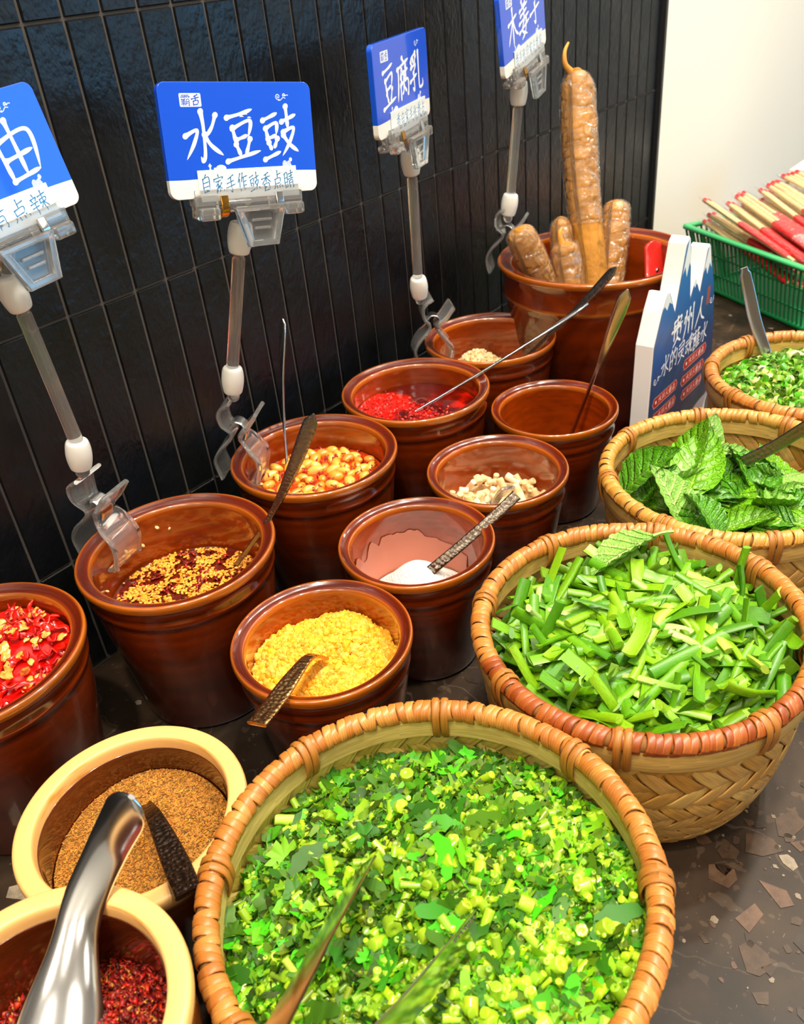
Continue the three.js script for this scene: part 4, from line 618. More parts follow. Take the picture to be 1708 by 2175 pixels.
// mint leaves
const mintTex = (a, b, v) => texture(256, 512, (x, y) => {
  const s = Math.abs(x - 0.5) * 2, mid = Math.exp(-((s / 0.045) ** 2)), ph = (y * 7 - s * 1.6) % 1, side = Math.exp(-((((ph + 1) % 1) - 0.5) ** 2) / 0.006) * (1 - 0.3 * s), net = Math.exp(-((Math.abs(fbm(x * 12, y * 24, 12, 66, 2) - 0.5)) ** 2) / 0.0008) * 0.35, k = clamp(mid + side * 0.75 + net, 0, 1), n = 0.85 + 0.3 * fbm(x * 6, y * 12, 6, 67, 3);
  return [0, 1, 2].map((i) => (a[i] + (b[i] - a[i]) * k * v) * n);
}, true);
const mintBump = texture(256, 512, grey((x, y) => { const s = Math.abs(x - 0.5) * 2, mid = Math.exp(-((s / 0.06) ** 2)), ph = (y * 7 - s * 1.6) % 1, side = Math.exp(-((((ph + 1) % 1) - 0.5) ** 2) / 0.012), net = Math.exp(-((fbm(x * 12, y * 24, 12, 66, 2) - 0.5) ** 2) / 0.002); return clamp(1 - mid * 0.8 - side * 0.7 - net * 0.35, 0, 1); }), false);
const leafMat = (a, b, v, bs) => phy({ map: mintTex(a, b, v), bumpMap: mintBump, bumpScale: bs, roughness: 0.42, clearcoat: 0.25, clearcoatRoughness: 0.3, transmission: 0, side: THREE.DoubleSide });
const mintMats = [leafMat([0.28, 0.57, 0.02], [0.56, 0.78, 0.18], 0.6, 0.003), leafMat([0.42, 0.69, 0.04], [0.64, 0.85, 0.24], 0.6, 0.0026), leafMat([0.52, 0.74, 0.30], [0.80, 0.92, 0.55], 0.9, -0.002)];
function mintGeo(L, W, fold, curl, seed) {
  const nu = 30, nv = 16, pos = [], uv = [], idx = [];
  for (let i = 0; i <= nu; i++) for (let j = 0; j <= nv; j++) {
    const t = i / nu, v = j / nv * 2 - 1, tooth = 1 + 0.07 * (((t * 11) % 1) - 0.5) * (t > 0.05 && t < 0.97 ? 1 : 0), wd = W / 2 * Math.pow(Math.sin(Math.PI * Math.pow(clamp(t, 0.004, 0.996), 0.75)), 0.8) * (1 + (Math.abs(v) > 0.8 ? tooth - 1 : 0));
    const quilt = 0.03 * Math.sin((t * 7 - Math.abs(v) * 1.6) * 6.283) * Math.min(1, Math.abs(v) * 3) * (1 - Math.abs(v) * 0.3);
    const cx = v * wd, a = fold * Math.abs(v), ang = curl * (t - 0.3), y0 = L * (curl ? (1 - Math.cos(ang)) / curl : 0), zz = L * (curl ? Math.sin(ang) / curl : t - 0.3);
    const lift = Math.abs(cx) * Math.sin(a) + quilt + 0.06 * bump2(t * 3 + seed, v * 2, 1, 71, 2);
    pos.push(cx * Math.cos(a), -y0 + lift, zz); uv.push(j / nv, t);
  }
  for (let i = 0; i < nu; i++) for (let j = 0; j < nv; j++) { const a = i * (nv + 1) + j, b = a + nv + 1; idx.push(a, b, a + 1, a + 1, b, b + 1); }
  const g = new THREE.BufferGeometry(); g.setAttribute('position', new THREE.Float32BufferAttribute(pos, 3)); g.setAttribute('uv', new THREE.Float32BufferAttribute(uv, 2)); g.setIndex(idx); g.computeVertexNormals(); return g;
}
reseed(52);
const stalkMat = wet('#8fc44a');
const mintShapes = [[1.7, 1.15, 0.35, 0.5], [1.9, 1.2, 0.2, -0.5], [1.6, 1.0, 0.5, 0.9], [1.5, 0.95, 0.7, 0.3], [1.8, 1.1, -0.3, 0.6]].map(([L, W, f, c], i) => ({ g: mintGeo(L, W, f, c, i * 3), L }));
function mintLeaf(i, m, pos, rot, s, label, grp) {
  const o = group('mint_leaf', label, 'mint leaf', pos, grp); part('blade', mintShapes[i].g, mintMats[m], o);
  part('stalk', sweep([V(0, 0.0, -0.3 * mintShapes[i].L + 0.08), V(0, -0.04, -0.3 * mintShapes[i].L - 0.14), V(0.05, -0.1, -0.3 * mintShapes[i].L - 0.34)], { w: 0.07, h: 0.07, n: 6, k: 6 }), stalkMat, o);
  o.rotation.set(...rot, 'YXZ'); o.scale.multiplyScalar(s); return o;
}
{
  const [x, z] = BK.mint, y = 2.6;
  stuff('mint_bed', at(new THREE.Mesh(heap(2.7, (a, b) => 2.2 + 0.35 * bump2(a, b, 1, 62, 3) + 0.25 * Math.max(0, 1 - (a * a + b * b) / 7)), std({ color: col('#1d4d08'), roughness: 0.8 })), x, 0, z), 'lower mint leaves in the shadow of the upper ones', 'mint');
  // [x, y, z offsets, yaw, pitch, roll, scale, shape, tone, where]
  const L = [
    [-1.1, 3.2, -2.2, 0.4, -0.9, 0.3, 1.25, 0, 0, 'broad dark mint leaf standing against the left inner wall of the mint basket'],
    [-1.45, 3.0, -1.6, 1.2, -0.8, -0.5, 1.05, 3, 0, 'folded dark mint leaf just right of the broad one at the left wall'],
    [-1.55, 2.95, -0.8, 2.9, -0.95, 0.1, 1.15, 0, 2, 'pale underside of a mint leaf near the left front of the mint basket'],
    [-1.6, 2.9, 0.1, 2.5, -0.5, 0.4, 1.05, 2, 0, 'narrow bright mint leaf in front, right of the pale one'],
    [-1.25, 2.75, 0.75, 0.7, -0.3, 0.2, 1.0, 3, 1, 'small folded mint leaf low in the front of the mint basket'],
    [-0.2, 3.15, -0.9, 1.7, -0.4, 0.0, 1.25, 1, 1, 'largest bright curled mint leaf in the middle of the mint heap'],
    [0.4, 3.15, -1.5, 0.9, -0.9, 0.0, 1.1, 1, 1, 'mint leaf behind the large curled one, against the back of the heap'],
    [1.0, 3.2, -1.2, 1.3, -1.2, 0.4, 1.0, 4, 2, 'pale mint leaf standing up behind the tongs'],
    [0.9, 3.0, 0.2, 2.2, -0.2, 0.6, 1.2, 0, 0, 'dark crinkled mint leaf under the tip of the tongs'],
    [1.2, 3.05, 1.0, 0.3, -0.2, -0.2, 1.1, 4, 2, 'light green mint leaf with raised veins right of the tongs'],
    [-0.3, 2.75, 1.45, 2.0, -0.35, 0.3, 1.15, 2, 2, 'pale pointed mint leaf at the front rim of the mint basket'],
    [0.3, 2.75, 1.9, 1.2, 0.1, -0.3, 1.2, 0, 0, 'long dark mint leaf at the right front of the mint basket'],
    [0.8, 2.85, 1.7, 1.6, 0.0, 0.2, 1.2, 4, 1, 'upper one of two long mint leaves at the right edge'],
  ];
  for (const [a, h, b, yw, pt, rl, s, sh, tn, lab] of L) mintLeaf(sh, tn, [x + a, h, z + b], [pt, yw, rl], s, lab);
  for (let i = 0; i < 44; i++) { const p = disc(2.35, 0.52); mintLeaf(i % 5, [0, 1, 0, 2, 1][i % 5], [x + p[0], 2.6 + rr(0, 0.4), z + p[1]], [rr(-0.5, 0.3), rr(0, 6.3), rr(-0.5, 0.5)], rr(0.85, 1.1), 'half hidden mint leaf inside the mint heap', 'mint leaves in the heap'); }
  mintLeaf(0, 2, [BK.chive[0] + 2.1, 4.05, BK.chive[1] - 1.15], [0.25, -2.15, 0.35], 1.15, 'single pale mint leaf lying on the garlic chives at the back');
}
{ // chopped coriander
  reseed(53); const [x, z] = BK.corian, R = 3.38, f0 = domeIn(3.5, 2.75, 3.65, 63, 0.1, 0.5), f = (a, b) => f0(a, b) + 0.28 * sm(0.5, 3, b - a * 0.35) * sm(1.5, 3.2, Math.hypot(a, b));
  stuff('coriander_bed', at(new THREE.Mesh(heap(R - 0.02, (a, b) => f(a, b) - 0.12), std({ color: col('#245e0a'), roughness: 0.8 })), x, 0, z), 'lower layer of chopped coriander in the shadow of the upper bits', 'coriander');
  const lobe = (n, s, k) => { const pos = [0, 0, 0], uv = [0.5, 0.5], idx = [], m = n * 4; for (let i = 0; i <= m; i++) { const a = -1.9 + 3.8 * i / m, r = s * (0.72 + 0.28 * Math.abs(Math.sin(i / m * n * Math.PI))) * (0.9 + 0.1 * Math.cos(i * 2.1)), px = Math.sin(a) * r, pz = Math.cos(a) * r; pos.push(px, k * (px * px + 0.6 * pz * pz) / s + 0.05 * s * Math.sin(i * 1.3), pz); uv.push(px, pz); } for (let i = 1; i <= m; i++) idx.push(0, i + 1, i); const g = new THREE.BufferGeometry(); g.setAttribute('position', new THREE.Float32BufferAttribute(pos, 3)); g.setAttribute('uv', new THREE.Float32BufferAttribute(uv, 2)); g.setIndex(idx); g.computeVertexNormals(); return g; };
  const shred = (L, w, s) => { const n = 7, pos = [], idx = []; for (let i = 0; i <= n; i++) { const t = i / n, q = w * (0.35 + 0.65 * Math.sin(Math.PI * clamp(t, 0.08, 0.92))) * (1 + 0.35 * (i % 2)), y = 0.1 * L * Math.sin(t * 3 + s), sx = 0.12 * L * Math.sin(t * 4 + s * 2); pos.push(-q / 2 + sx, y + 0.03, (t - 0.5) * L, q / 2 + sx, y - 0.01 * s, (t - 0.5) * L); } for (let i = 0; i < n; i++) { const a = i * 2; idx.push(a, a + 2, a + 1, a + 1, a + 2, a + 3); } const g = new THREE.BufferGeometry(); g.setAttribute('position', new THREE.Float32BufferAttribute(pos, 3)); g.setIndex(idx); g.computeVertexNormals(); return g; };
  const strip = (L, w, b) => sweep([V(-L / 2, 0, 0), V(0, b, 0.04), V(L / 2, 0, 0.1)], { w: (t) => w * (0.5 + Math.sin(Math.PI * clamp(t, 0.1, 0.9)) * 0.6), h: 0.018, n: 6, k: 4, bend: 0.5 });
  const stemG = (L, r) => { const g = lathe([[0.001, 0], [r * 0.9, 0], [r, 0.02], [r, L - 0.02], [r * 0.9, L], [r * 0.35, L], [r * 0.3, L - 0.02], [0.001, L - 0.02]], 8); return g.translate(0, -L / 2, 0); };
  const leafs = [lobe(3, 0.17, 0.5), lobe(5, 0.22, -0.4), lobe(2, 0.13, 0.9), lobe(4, 0.26, 0.35)], strips = [shred(0.42, 0.13, 1), shred(0.6, 0.13, 2), shred(0.32, 0.18, 3)], stems = [stemG(0.2, 0.06), stemG(0.3, 0.05), stemG(0.14, 0.085)];
  const lm = phy({ color: 0xffffff, roughness: 0.55, clearcoat: 0.06, clearcoatRoughness: 0.3, specularIntensity: 0.6, side: THREE.DoubleSide }), smat = phy({ color: 0xffffff, roughness: 0.3, clearcoat: 0.6, clearcoatRoughness: 0.15 });
  // darker leaves towards the back, more pale stems towards the front
  const leafCol = (b) => hsl(rr(0.205, 0.275), rr(0.75, 0.95), rr(0.14, 0.38) + 0.035 * sm(-1, 2, b)), stemCol = () => hsl(rr(0.195, 0.232), rr(0.6, 0.82), rr(0.32, 0.56));
  const lay = (d, lo, hi, stem) => { let p; for (let k = 0; k < 5; k++) { p = disc(R - 0.06, 0.5); if (!stem || rnd() < 0.35 + 0.65 * sm(-2.5, 1.5, p[1] - p[0] * 0.3)) break; } d.position.set(p[0], f(...p) + rr(lo, hi), p[1]); d.rotation.set(rr(-0.9, 0.9), rr(0, 6.3), rr(-0.9, 0.9)); if (stem) d.rotateZ(Math.PI / 2 + rr(-0.9, 0.9)); stem ? d.scale.setScalar(rr(0.75, 1.2)) : d.scale.set(rr(0.5, 1.2), rr(0.8, 1.2), rr(0.8, 1.4)); return p; };
  for (const [g, n] of [[leafs[0], 1700], [leafs[2], 1500], [strips[0], 1300], [strips[2], 1300], [leafs[1], 900], [leafs[3], 500]]) stuff('coriander_leaf_bits', at(scatter(g, lm, n, (i, d) => leafCol(lay(d, -0.1, 0.09)[1])), x, 0, z), 'finely chopped coriander leaf, one size of many in the heap', 'coriander');
  for (const [g, n] of [[stems[0], 1000], [stems[1], 600], [stems[2], 520]]) stuff('coriander_stem_bits', at(scatter(g, smat, n, (i, d) => { lay(d, -0.08, 0.1, true); return stemCol(); }), x, 0, z), 'finely chopped pale coriander stem, one size of many in the heap', 'coriander');
  const lmats = [], smats = []; for (let i = 0; i < 14; i++) { lmats.push(phy({ color: hsl(rr(0.225, 0.28), 0.85, rr(0.2, 0.4)), roughness: 0.55, clearcoat: 0.06, clearcoatRoughness: 0.3, specularIntensity: 0.6, side: THREE.DoubleSide })); smats.push(phy({ color: hsl(rr(0.19, 0.225), 0.7, rr(0.4, 0.6)), roughness: 0.3, clearcoat: 0.6, clearcoatRoughness: 0.15 })); }
  const bigLeaf = [lobe(5, 0.3, 0.3), lobe(3, 0.26, -0.4), shred(0.8, 0.26, 1), shred(0.65, 0.22, 2), lobe(6, 0.34, 0.25)], bigStem = [stemG(0.34, 0.085), stemG(0.5, 0.07), stemG(0.24, 0.12)];
  for (let i = 0; i < 200; i++) { const m = new THREE.Mesh(bigLeaf[i % 5], lmats[i % 14]); lay(m, 0.06, 0.16); m.rotation.x *= 0.55; m.rotation.z *= 0.55; m.scale.setScalar(rr(0.7, 1.15)); m.position.x += x; m.position.z += z; add(m, 'coriander_leaf', { label: 'larger chopped coriander leaf on top of the heap in the front basket', category: 'coriander', group: 'larger coriander leaves' }); }
  for (let i = 0; i < 130; i++) { const m = new THREE.Mesh(bigStem[i % 3], smats[i % 14]); lay(m, 0.05, 0.15, true); m.position.x += x; m.position.z += z; add(m, 'chopped_coriander', { label: 'pale cut coriander stem on top of the heap in the front basket', category: 'coriander', group: 'larger coriander stems' }); }
  // strays on the counter and in the gaps
  for (const [a, b, w] of [[9.6, 10.05, 'between the root segment pot and the mint basket'], [9.9, 10.3, 'nearest the mint basket on the counter']]) { const m = solo('coriander_leaf', bigLeaf[4], lmats[3], 'stray coriander leaf on the counter ' + w, 'coriander'); m.position.set(a * U, 0.06 * U, b * U); m.rotation.y = a; m.scale.multiplyScalar(1.2); }
}
{ // sliced spring onion
  reseed(54); const [x, z] = BK.scal, R = 2.95, f = domeIn(3.05, 2.75, 3.75, 64, 0.2, 0.2);
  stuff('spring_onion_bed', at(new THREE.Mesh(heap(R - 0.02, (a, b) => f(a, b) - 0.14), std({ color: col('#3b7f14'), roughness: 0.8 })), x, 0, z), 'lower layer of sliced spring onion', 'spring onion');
  const ring = (r, h, t) => lathe([[r - t, 0], [r, 0], [r, h], [r - t, h], [r - t, 0]], 14).translate(0, -h / 2, 0), R3 = [ring(0.14, 0.14, 0.03), ring(0.1, 0.2, 0.025), ring(0.18, 0.12, 0.03)];
  const mat = phy({ color: 0xffffff, roughness: 0.45, clearcoat: 0.15, clearcoatRoughness: 0.2, side: THREE.DoubleSide }), c = () => (rnd() < 0.16 ? hsl(0.18, 0.6, rr(0.62, 0.78)) : hsl(rr(0.215, 0.27), rr(0.7, 0.92), rr(0.22, 0.42)));
  const lay = (d, lo, hi) => { const p = disc(R - 0.1); d.position.set(p[0], f(...p) + rr(lo, hi), p[1]); d.rotation.set(rr(-1.3, 1.3), rr(0, 6.3), rr(-1.3, 1.3)); d.scale.set(rr(0.8, 1.2), rr(0.8, 1.5), rr(0.6, 1.2)); };
  for (const g of R3) stuff('spring_onion_rings', at(scatter(g, mat, 600, (i, d) => { lay(d, -0.14, 0.02); return c(); }), x, 0, z), 'sliced spring onion rings under the top layer', 'spring onion');
  const ms = []; for (let i = 0; i < 14; i++) ms.push(phy({ color: c(), roughness: 0.45, clearcoat: 0.15, clearcoatRoughness: 0.2, side: THREE.DoubleSide }));
  for (let i = 0; i < 280; i++) { const m = new THREE.Mesh(R3[i % 3], ms[i % 14]); lay(m, 0.0, 0.12); m.position.x += x; m.position.z += z; add(m, 'spring_onion_ring', { label: 'sliced spring onion ring on top of its basket', category: 'spring onion', group: 'spring onion rings' }); }
}

// ---------------------------------------------------------------- roots in the tall pot
const barkTex = texture(256, 512, (x, y) => { const n = fbm(x * 5, y * 14, 5, 85, 5), s = fbm(x * 20, y * 8, 4, 86, 3), v = 0.85 + 0.3 * (n - 0.5) - 0.14 * sm(0.62, 0.75, s); return [v, v * 0.96, v * 0.88]; }, true); barkTex.repeat.set(0.25, 0.4);
const barkBump = texture(256, 512, grey((x, y) => fbm(x * 8, y * 40, 8, 87, 4)), false); barkBump.repeat.set(0.3, 0.3);
const bark = std({ color: col('#d0922f'), map: barkTex, roughness: 0.75, bumpMap: barkBump, bumpScale: 0.002 });
const wrapBump = texture(512, 512, grey((x, y) => { const a = fbm(x * 10, y * 10, 2, 88, 5), b = Math.abs(fbm(x * 8 + 3, y * 8, 8, 89, 3) - 0.5); return 0.6 * a + 0.8 * Math.min(0.5, b * 3); }), false); wrapBump.repeat.set(0.35, 0.35);
const film = phy({ color: 0xffffff, transmission: 0.96, thickness: 0, roughness: 0.14, ior: 1.5, specularIntensity: 1, clearcoat: 1, clearcoatRoughness: 0.08, bumpMap: wrapBump, bumpScale: 0.01 });
function root(label, pts, rad, wrap, stub) {
  const b = V(...pts[0]), t = group('wrapped_root', label, 'root', pts[0]), P = pts.map((p) => V(...p).sub(b)), w = (q) => 2 * rad(q);
  part('tuber', sweep(P, { n: 40, k: 22, w, h: w, up: V(0.2, 0.1, 1) }), bark, t);
  if (wrap) { const c = new THREE.CatmullRomCurve3(P), A = wrap[0], B = wrap[1], q = []; for (let i = 0; i <= 16; i++) q.push(c.getPointAt(clamp(A + (B - A) * i / 16, 0, 1)).add(V(rr(-0.02, 0.02), 0, rr(-0.02, 0.02)))); part('plastic_film', sweep(q, { n: 40, k: 26, w: (s) => w(A + (B - A) * s) + 0.1 + 0.012 * Math.sin(s * 23), h: (s) => w(A + (B - A) * s) + 0.1 + 0.012 * Math.cos(s * 17), up: V(0.2, 0.1, 1) }), film, t, 'crinkled clear plastic wrap'); }
  if (stub) part('stub', sweep(stub.map((p) => V(...p).sub(b)), { n: 12, k: 8, w: (q) => 0.3 - 0.2 * q, h: (q) => 0.24 - 0.16 * q, up: V(0, 0, 1) }), std({ color: col('#d8963c'), roughness: 0.6 }), t);
}
reseed(71);
const tip = (a, r, e = 0.07) => (q) => (r + a * q + 0.025 * Math.sin(q * 9 + 1) + 0.03 * Math.exp(-((q - 0.82) ** 2) * 60)) * (q > 1 - e ? Math.sqrt(Math.max(0.04, 1 - ((q - 1 + e) / e) ** 2)) : 1);
root('tallest wrapped root, thick and upright, with a curled stub on top', [[17.6, 0.6, 5.55], [18.4, 2.9, 4.85], [19.2, 5.6, 3.95], [20.15, 8.6, 2.95], [21.15, 11.3, 2.2], [21.3, 11.9, 2.05]], tip(0.02, 0.6), [0.55, 0.985], [[21.1, 11.8, 1.95], [20.75, 12.1, 1.9], [20.8, 12.5, 1.85], [21.15, 12.75, 1.8]]);
root('leftmost short root wrapped in clear plastic, leaning out of the tall pot', [[17.7, 2.6, 4.0], [17.15, 4.6, 3.5], [16.45, 6.3, 3.05], [15.95, 7.55, 2.75]], tip(-0.02, 0.52, 0.05), [0.2, 0.99]);
root('stubby short root with a cut end, second from the left in the tall pot', [[17.3, 2.8, 4.7], [17.35, 4.8, 4.2], [17.5, 6.1, 3.85], [17.55, 6.75, 3.7]], tip(-0.05, 0.5, 0.06), [0.6, 0.99], [[17.4, 6.7, 3.7], [17.35, 7.1, 3.65], [17.5, 7.25, 3.65]]);
root('thin root half hidden behind the tallest one', [[18.3, 3.0, 3.6], [18.55, 5.0, 3.2], [18.8, 6.3, 2.95], [19.0, 7.2, 2.75]], tip(-0.05, 0.42, 0.1), [0.5, 0.99]);
root('wrapped root leaning to the right behind the tallest one', [[18.7, 1.5, 4.9], [19.6, 4.0, 4.6], [20.5, 6.0, 4.25], [21.2, 7.35, 3.95]], tip(-0.02, 0.52, 0.05), [0.45, 0.99]);
{ // red handled peeler in the tall pot
  const b = V(19.7, 4.6, 6.35), t = group('red_handled_tool', 'red plastic tool handle with a rivet inside the tall root pot', 'tool', b.toArray());
  part('handle', sweep([V(0, 0, 0), V(0.4, 0.6, -0.22), V(0.65, 1.2, -0.4), V(0.75, 1.6, -0.5)], { n: 20, k: 12, e: 0.6, w: (q) => 0.8 * (q > 0.85 ? Math.sqrt(Math.max(0.03, 1 - ((q - 0.85) / 0.15) ** 2)) : 1), h: 0.22, up: V(-0.5, 0.3, 0.8) }), phy({ color: col('#c01c14'), roughness: 0.35, clearcoat: 0.5 }), t);
  part('rivet', new THREE.SphereGeometry(0.11, 12, 8).scale(1, 1, 0.5), steel, t).position.set(0.42, 0.62, -0.1);
  part('blade', sweep([V(-1.0, -2.0, 0.4), V(0.05, 0.05, 0)], { n: 6, k: 8, e: 0.4, w: 0.5, h: 0.06, up: V(-0.5, 0.3, 0.8) }), steel, t);
}

// ---------------------------------------------------------------- mountain shaped display board
{
  const O = [[14.3, 0], [14.43, 2.11], [14.51, 4.7], [14.94, 5.72], [15.26, 6.25], [15.45, 6.2], [15.99, 5.35], [16.52, 7.45], [16.72, 7.62], [16.86, 7.3], [17.21, 5.4], [17.56, 6.04], [18.05, 5.36], [18.42, 6.8], [18.6, 6.86], [18.75, 6.5], [19.4, 5.1], [20.15, 1.2], [19.75, 0.55], [19.7, 0]];
  const z = 8.7, dep = 0.62, x0 = 17.2, t = group('display_board', 'white edged mountain shaped board with a blue printed face, beside the tall pot', 'board', [x0, 0, z - dep]);
  const s = new THREE.Shape(O.map(([x, y]) => new THREE.Vector2(x - x0, y)));
  part('panel', new THREE.ExtrudeGeometry(s, { depth: dep - 0.04, bevelEnabled: true, bevelSize: 0.02, bevelThickness: 0.02, bevelSegments: 1 }), std({ color: col('#f4eff0'), roughness: 0.6 }), t);
  const tex = canvasTex(768, 1000, (g, w, h) => {
    const X = (x) => (x - 14.2) / 6.0 * w, Y = (y) => h - y / 7.8 * h;
    const gr = g.createLinearGradient(0, 0, w * 0.35, h); gr.addColorStop(0, '#2f8fd0'); gr.addColorStop(0.36, '#1d62ac'); gr.addColorStop(0.6, '#1c3f7c'); gr.addColorStop(0.8, '#33355e'); gr.addColorStop(1, '#4c4148'); g.fillStyle = gr; g.fillRect(0, 0, w, h);
    g.fillStyle = '#eef2f7'; for (const [px, py, d, wd] of [[16.7, 7.6, 1.1, 0.36], [18.55, 6.9, 0.9, 0.36], [15.3, 6.3, 0.55, 0.4], [17.55, 6.05, 0.3, 0.2]]) { g.beginPath(); g.moveTo(X(px), Y(py + 0.1)); g.lineTo(X(px + wd), Y(py - d)); g.lineTo(X(px + wd * 0.4), Y(py - d * 0.75)); g.lineTo(X(px), Y(py - d * 1.15)); g.lineTo(X(px - wd * 0.5), Y(py - d * 0.8)); g.lineTo(X(px - wd), Y(py - d)); g.fill(); }
    for (let i = 0; i < 60; i++) { const a = rnd(), b = rnd(); g.fillStyle = ['rgba(20,50,70,.16)', 'rgba(60,130,170,.14)', 'rgba(90,80,90,.14)', 'rgba(30,70,60,.14)'][i % 4]; g.beginPath(); g.ellipse(a * w, h * (0.3 + 0.65 * b), 30 + 70 * rnd(), 12 + 30 * rnd(), 2.4, 0, 6.3); g.fill(); }
    g.fillStyle = '#fbfbff'; g.strokeStyle = '#fbfbff';
    [...'贵州人'].forEach((c, i) => brush(g, c, X(15.85 + i * 0.98), Y(5.15), 118, 135, 15));
    [...'水的灵魂蘸水'].forEach((c, i) => brush(g, c, X(15.2 + i * 0.66), Y(4.05), 82, 98, 9));
    g.fillStyle = '#9c4a48'; g.fillRect(X(18.75), Y(5.35), 34, 84); swirl(g, X(19.2), Y(4.75), 34); swirl(g, X(14.75), Y(3.4), 34);
    const pill = (x, y, L) => { g.fillStyle = '#c2302c'; g.strokeStyle = '#e8b9a0'; g.lineWidth = 3; g.beginPath(); g.moveTo(X(x), Y(y)); g.lineTo(X(x) + 16, Y(y) - 24); g.lineTo(X(x) + L - 16, Y(y) - 24); g.lineTo(X(x) + L, Y(y)); g.lineTo(X(x) + L - 16, Y(y) + 24); g.lineTo(X(x) + 16, Y(y) + 24); g.closePath(); g.fill(); g.stroke(); g.fillStyle = '#a81d1a'; g.beginPath(); g.arc(X(x) + 34, Y(y), 21, 0, 6.3); g.fill(); g.fillStyle = '#fff0e8'; g.fillRect(X(x) + 28, Y(y) - 8, 14, 16); [...'大川人香点'].forEach((c, i) => brush(g, c, X(x) + 60 + i * 36, Y(y) - 15, 32, 30, 4)); };
    pill(14.7, 2.55, 260); pill(17.15, 3.0, 265); pill(17.05, 2.4, 265); pill(14.75, 1.95, 250); pill(17.2, 1.8, 240);
    g.fillStyle = 'rgba(196,182,176,0.9)'; g.beginPath(); g.moveTo(X(17.2), h); g.quadraticCurveTo(X(18.2), Y(0.95), X(19.6), Y(0.9)); g.lineTo(X(20.3), Y(1.3)); g.lineTo(w, h); g.fill(); g.fillStyle = '#f4f0ee'; g.beginPath(); g.moveTo(X(19.4), h); g.quadraticCurveTo(X(19.6), Y(0.7), X(20.3), Y(1.2)); g.lineTo(w, h); g.fill();
  });
  const f = new THREE.ShapeGeometry(s), p = f.attributes.position, u = f.attributes.uv; for (let i = 0; i < p.count; i++) u.setXY(i, (p.getX(i) + x0 - 14.2) / 6.0, p.getY(i) / 7.8);
  part('printed_face', f, phy({ map: tex, roughness: 0.4, clearcoat: 0.3, clearcoatRoughness: 0.2 }), t).position.z = dep + 0.006;
}

// ---------------------------------------------------------------- green crate of wrapped chopsticks, carton behind
const CR = { A: V(33.4, 0, 2.0), d: V(-0.53, 0, 0.848), w: V(0.848, 0, 0.53), L: 11, W: 7, H: 3 };
const inCrate = (l, w, y) => CR.A.clone().addScaledVector(CR.d, l).addScaledVector(CR.w, w).setY(y);
{
  const t = group('plastic_crate', 'green plastic crate full of wrapped chopsticks at the right edge', 'crate', CR.A.toArray()), g = phy({ color: col('#158a4c'), roughness: 0.4, transmission: 0.15, thickness: 0 }), g2 = std({ color: col('#3fae6c'), roughness: 0.4 });
  const loc = (l, w, y) => inCrate(l, w, y).sub(CR.A), bar = (a, b, w, h, m, n, up) => part(n, sweep([a, b], { lin: true, w, h, k: 8, e: 0.3, up: up ?? V(0, 1, 0) }), m, t), I = 0.55;
  const C = [[0, 0], [CR.L, 0], [CR.L, CR.W], [0, CR.W]], B = [[I, I], [CR.L - I, I], [CR.L - I, CR.W - I], [I, CR.W - I]];
  for (let i = 0; i < 4; i++) {
    const a = C[i], b = C[(i + 1) % 4], p = B[i], q = B[(i + 1) % 4], n = Math.round(Math.hypot(b[0] - a[0], b[1] - a[1]) / 0.3); bar(loc(...a, CR.H), loc(...b, CR.H), 0.34, 0.2, g2, 'rim'); bar(loc(...p, 0.12), loc(...q, 0.12), 0.2, 0.2, g, 'bottom_rail');
    const out = V(b[1] - a[1], 0, 0), mid = (k, s) => loc(a[0] + (b[0] - a[0]) * k + (p[0] - a[0] + (q[0] - p[0] - b[0] + a[0]) * k) * s, a[1] + (b[1] - a[1]) * k + (p[1] - a[1] + (q[1] - p[1] - b[1] + a[1]) * k) * s, CR.H - (CR.H - 0.12) * s);
    for (let j = 0; j <= n; j++) bar(mid(j / n, 0), mid(j / n, 1), 0.1, 0.08, g, 'slat', CR.w);
    for (const s of [0.35, 0.7]) bar(mid(0, s), mid(1, s), 0.08, 0.08, g, 'cross_rail');
  }
  const base = new THREE.Shape(B.map(([l, w]) => { const p = loc(l, w, 0); return new THREE.Vector2(p.x, -p.z); })); part('bottom', new THREE.ExtrudeGeometry(base, { depth: 0.08, bevelEnabled: false }).rotateX(-Math.PI / 2).translate(0, 0.03, 0), g, t);
}
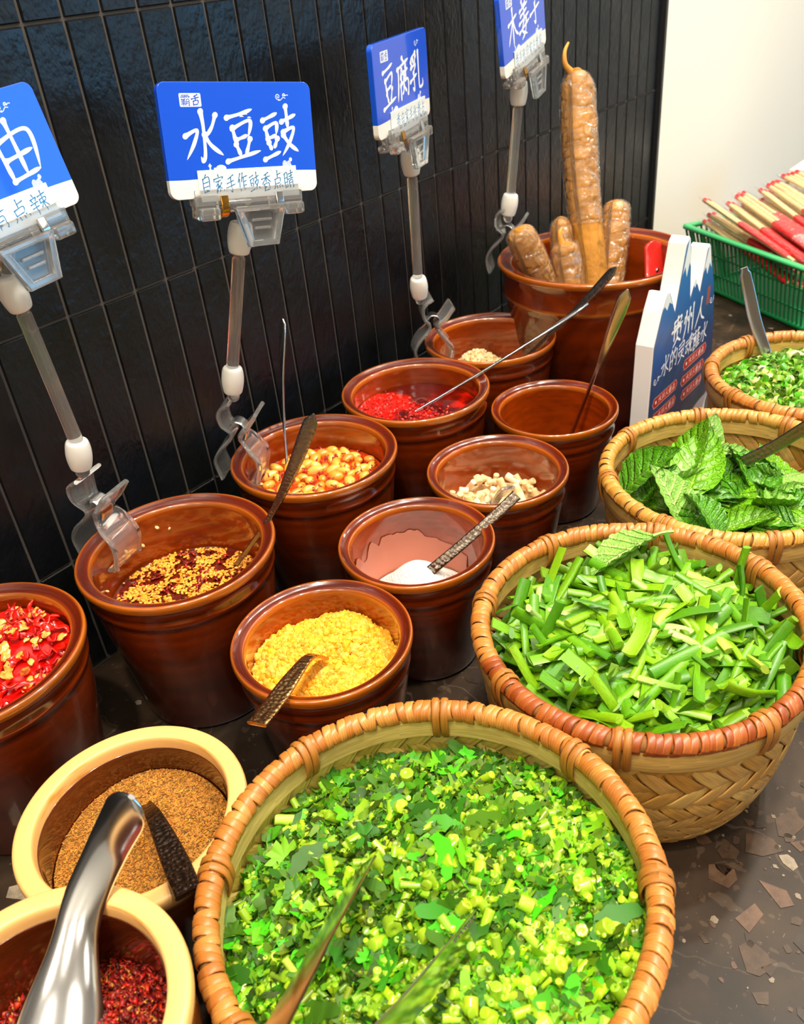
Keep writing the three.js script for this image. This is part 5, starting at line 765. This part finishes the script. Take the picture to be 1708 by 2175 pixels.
{
  reseed(81); const wood = std({ color: col('#ecd29a'), map: grain, roughness: 0.6 }), red = ['#d5121a', '#c40f16', '#e02a2c'].map((c) => std({ color: col(c), roughness: 0.5 }));
  const printed = canvasTex(256, 64, (g, w, h) => { g.fillStyle = '#e2686a'; g.fillRect(0, 0, w, h); g.fillStyle = '#f6d9cf'; for (let i = 0; i < 70; i++) g.fillRect(rnd() * w, rnd() * h, 8, 3); g.fillStyle = '#c8141c'; g.fillRect(0, 0, w * 0.4, h); }); printed.wrapS = printed.wrapT = THREE.RepeatWrapping; printed.repeat.set(0.25, 1.4);
  const sleeveMats = [...red, std({ map: printed, roughness: 0.5 }), std({ map: printed, roughness: 0.5 })], clear = phy({ color: 0xffffff, transmission: 1, thickness: 0, roughness: 0.12, ior: 1.45, bumpMap: wrapBump, bumpScale: 0.002 });
  const stick = sweep([V(0, 0, -3.5), V(0, 0, 3.5)], { n: 4, k: 8, w: (q) => 0.22 - 0.05 * q, h: (q) => 0.22 - 0.05 * q, up: V(0, 1, 0) }), capG = sweep([V(0, 0, -3.52), V(0, 0, -3.25)], { lin: true, k: 8, w: 0.235, h: 0.235 }), sleeve = sweep([V(0, 0, -0.4), V(0, 0, 3.2)], { n: 4, k: 12, e: 0.6, w: 0.6, h: 0.28 }), bag = sweep([V(0, 0, -3.85), V(0, 0, -3.4), V(0, 0, 3.5), V(0, 0, 3.8)], { n: 14, k: 10, e: 0.7, w: 0.68, h: (q) => 0.34 * Math.min(1, Math.sin(Math.PI * clamp(q, 0.02, 0.98)) * 3) });
  const dir = V(-0.585, -0.17, 0.79).normalize();
  let k = 0; for (let layer = 0; layer < 3; layer++) for (let s = 0.1; s < 5.8; s += 0.57) {
    const far = inCrate(0.9 + rr(-0.3, 0.5), s + 0.75 + rr(-0.12, 0.12), 3.1 + layer * 0.5 + 0.14 * s + rr(-0.1, 0.14)), c = far.addScaledVector(dir, 3.5);
    const sol = k % 3 !== 1, t = group('chopstick_packet', sol ? 'clear packet of wooden chopsticks with a plain red sleeve in the green crate' : 'clear packet of wooden chopsticks with a printed pink sleeve in the green crate', 'chopsticks', c.toArray(), sol ? 'chopstick packets with plain red sleeves' : 'chopstick packets with printed sleeves');
    for (const q of [-0.13, 0.13]) { const st = part('chopstick', stick, wood, t); st.position.x = q; part('tip_cap', capG, red[0], st); }
    part('paper_sleeve', sleeve, sol ? red[k % 3] : sleeveMats[3 + (k % 2)], t).position.z = rr(-0.3, 0.3); part('wrapper', bag, clear, t);
    t.quaternion.setFromUnitVectors(V(0, 0, 1), dir.clone().add(V(rr(-0.06, 0.06), rr(-0.03, 0.03), rr(-0.05, 0.05))).normalize()); t.rotateZ(rr(-0.5, 0.5)); k++;
  }
}
{
  const t = group('carton', 'plain white carton standing behind the green crate at the right edge', 'carton', [43.6, 0, 7.1]), m = std({ color: col('#ece9e4'), roughness: 0.7 });
  part('body', box(5, 4.0, 5, 0.06), m, t).position.y = 2.0; part('lid', box(5.12, 0.5, 5.12, 0.06), m, t).position.y = 4.05;
}

renderer.render(scene, camera);
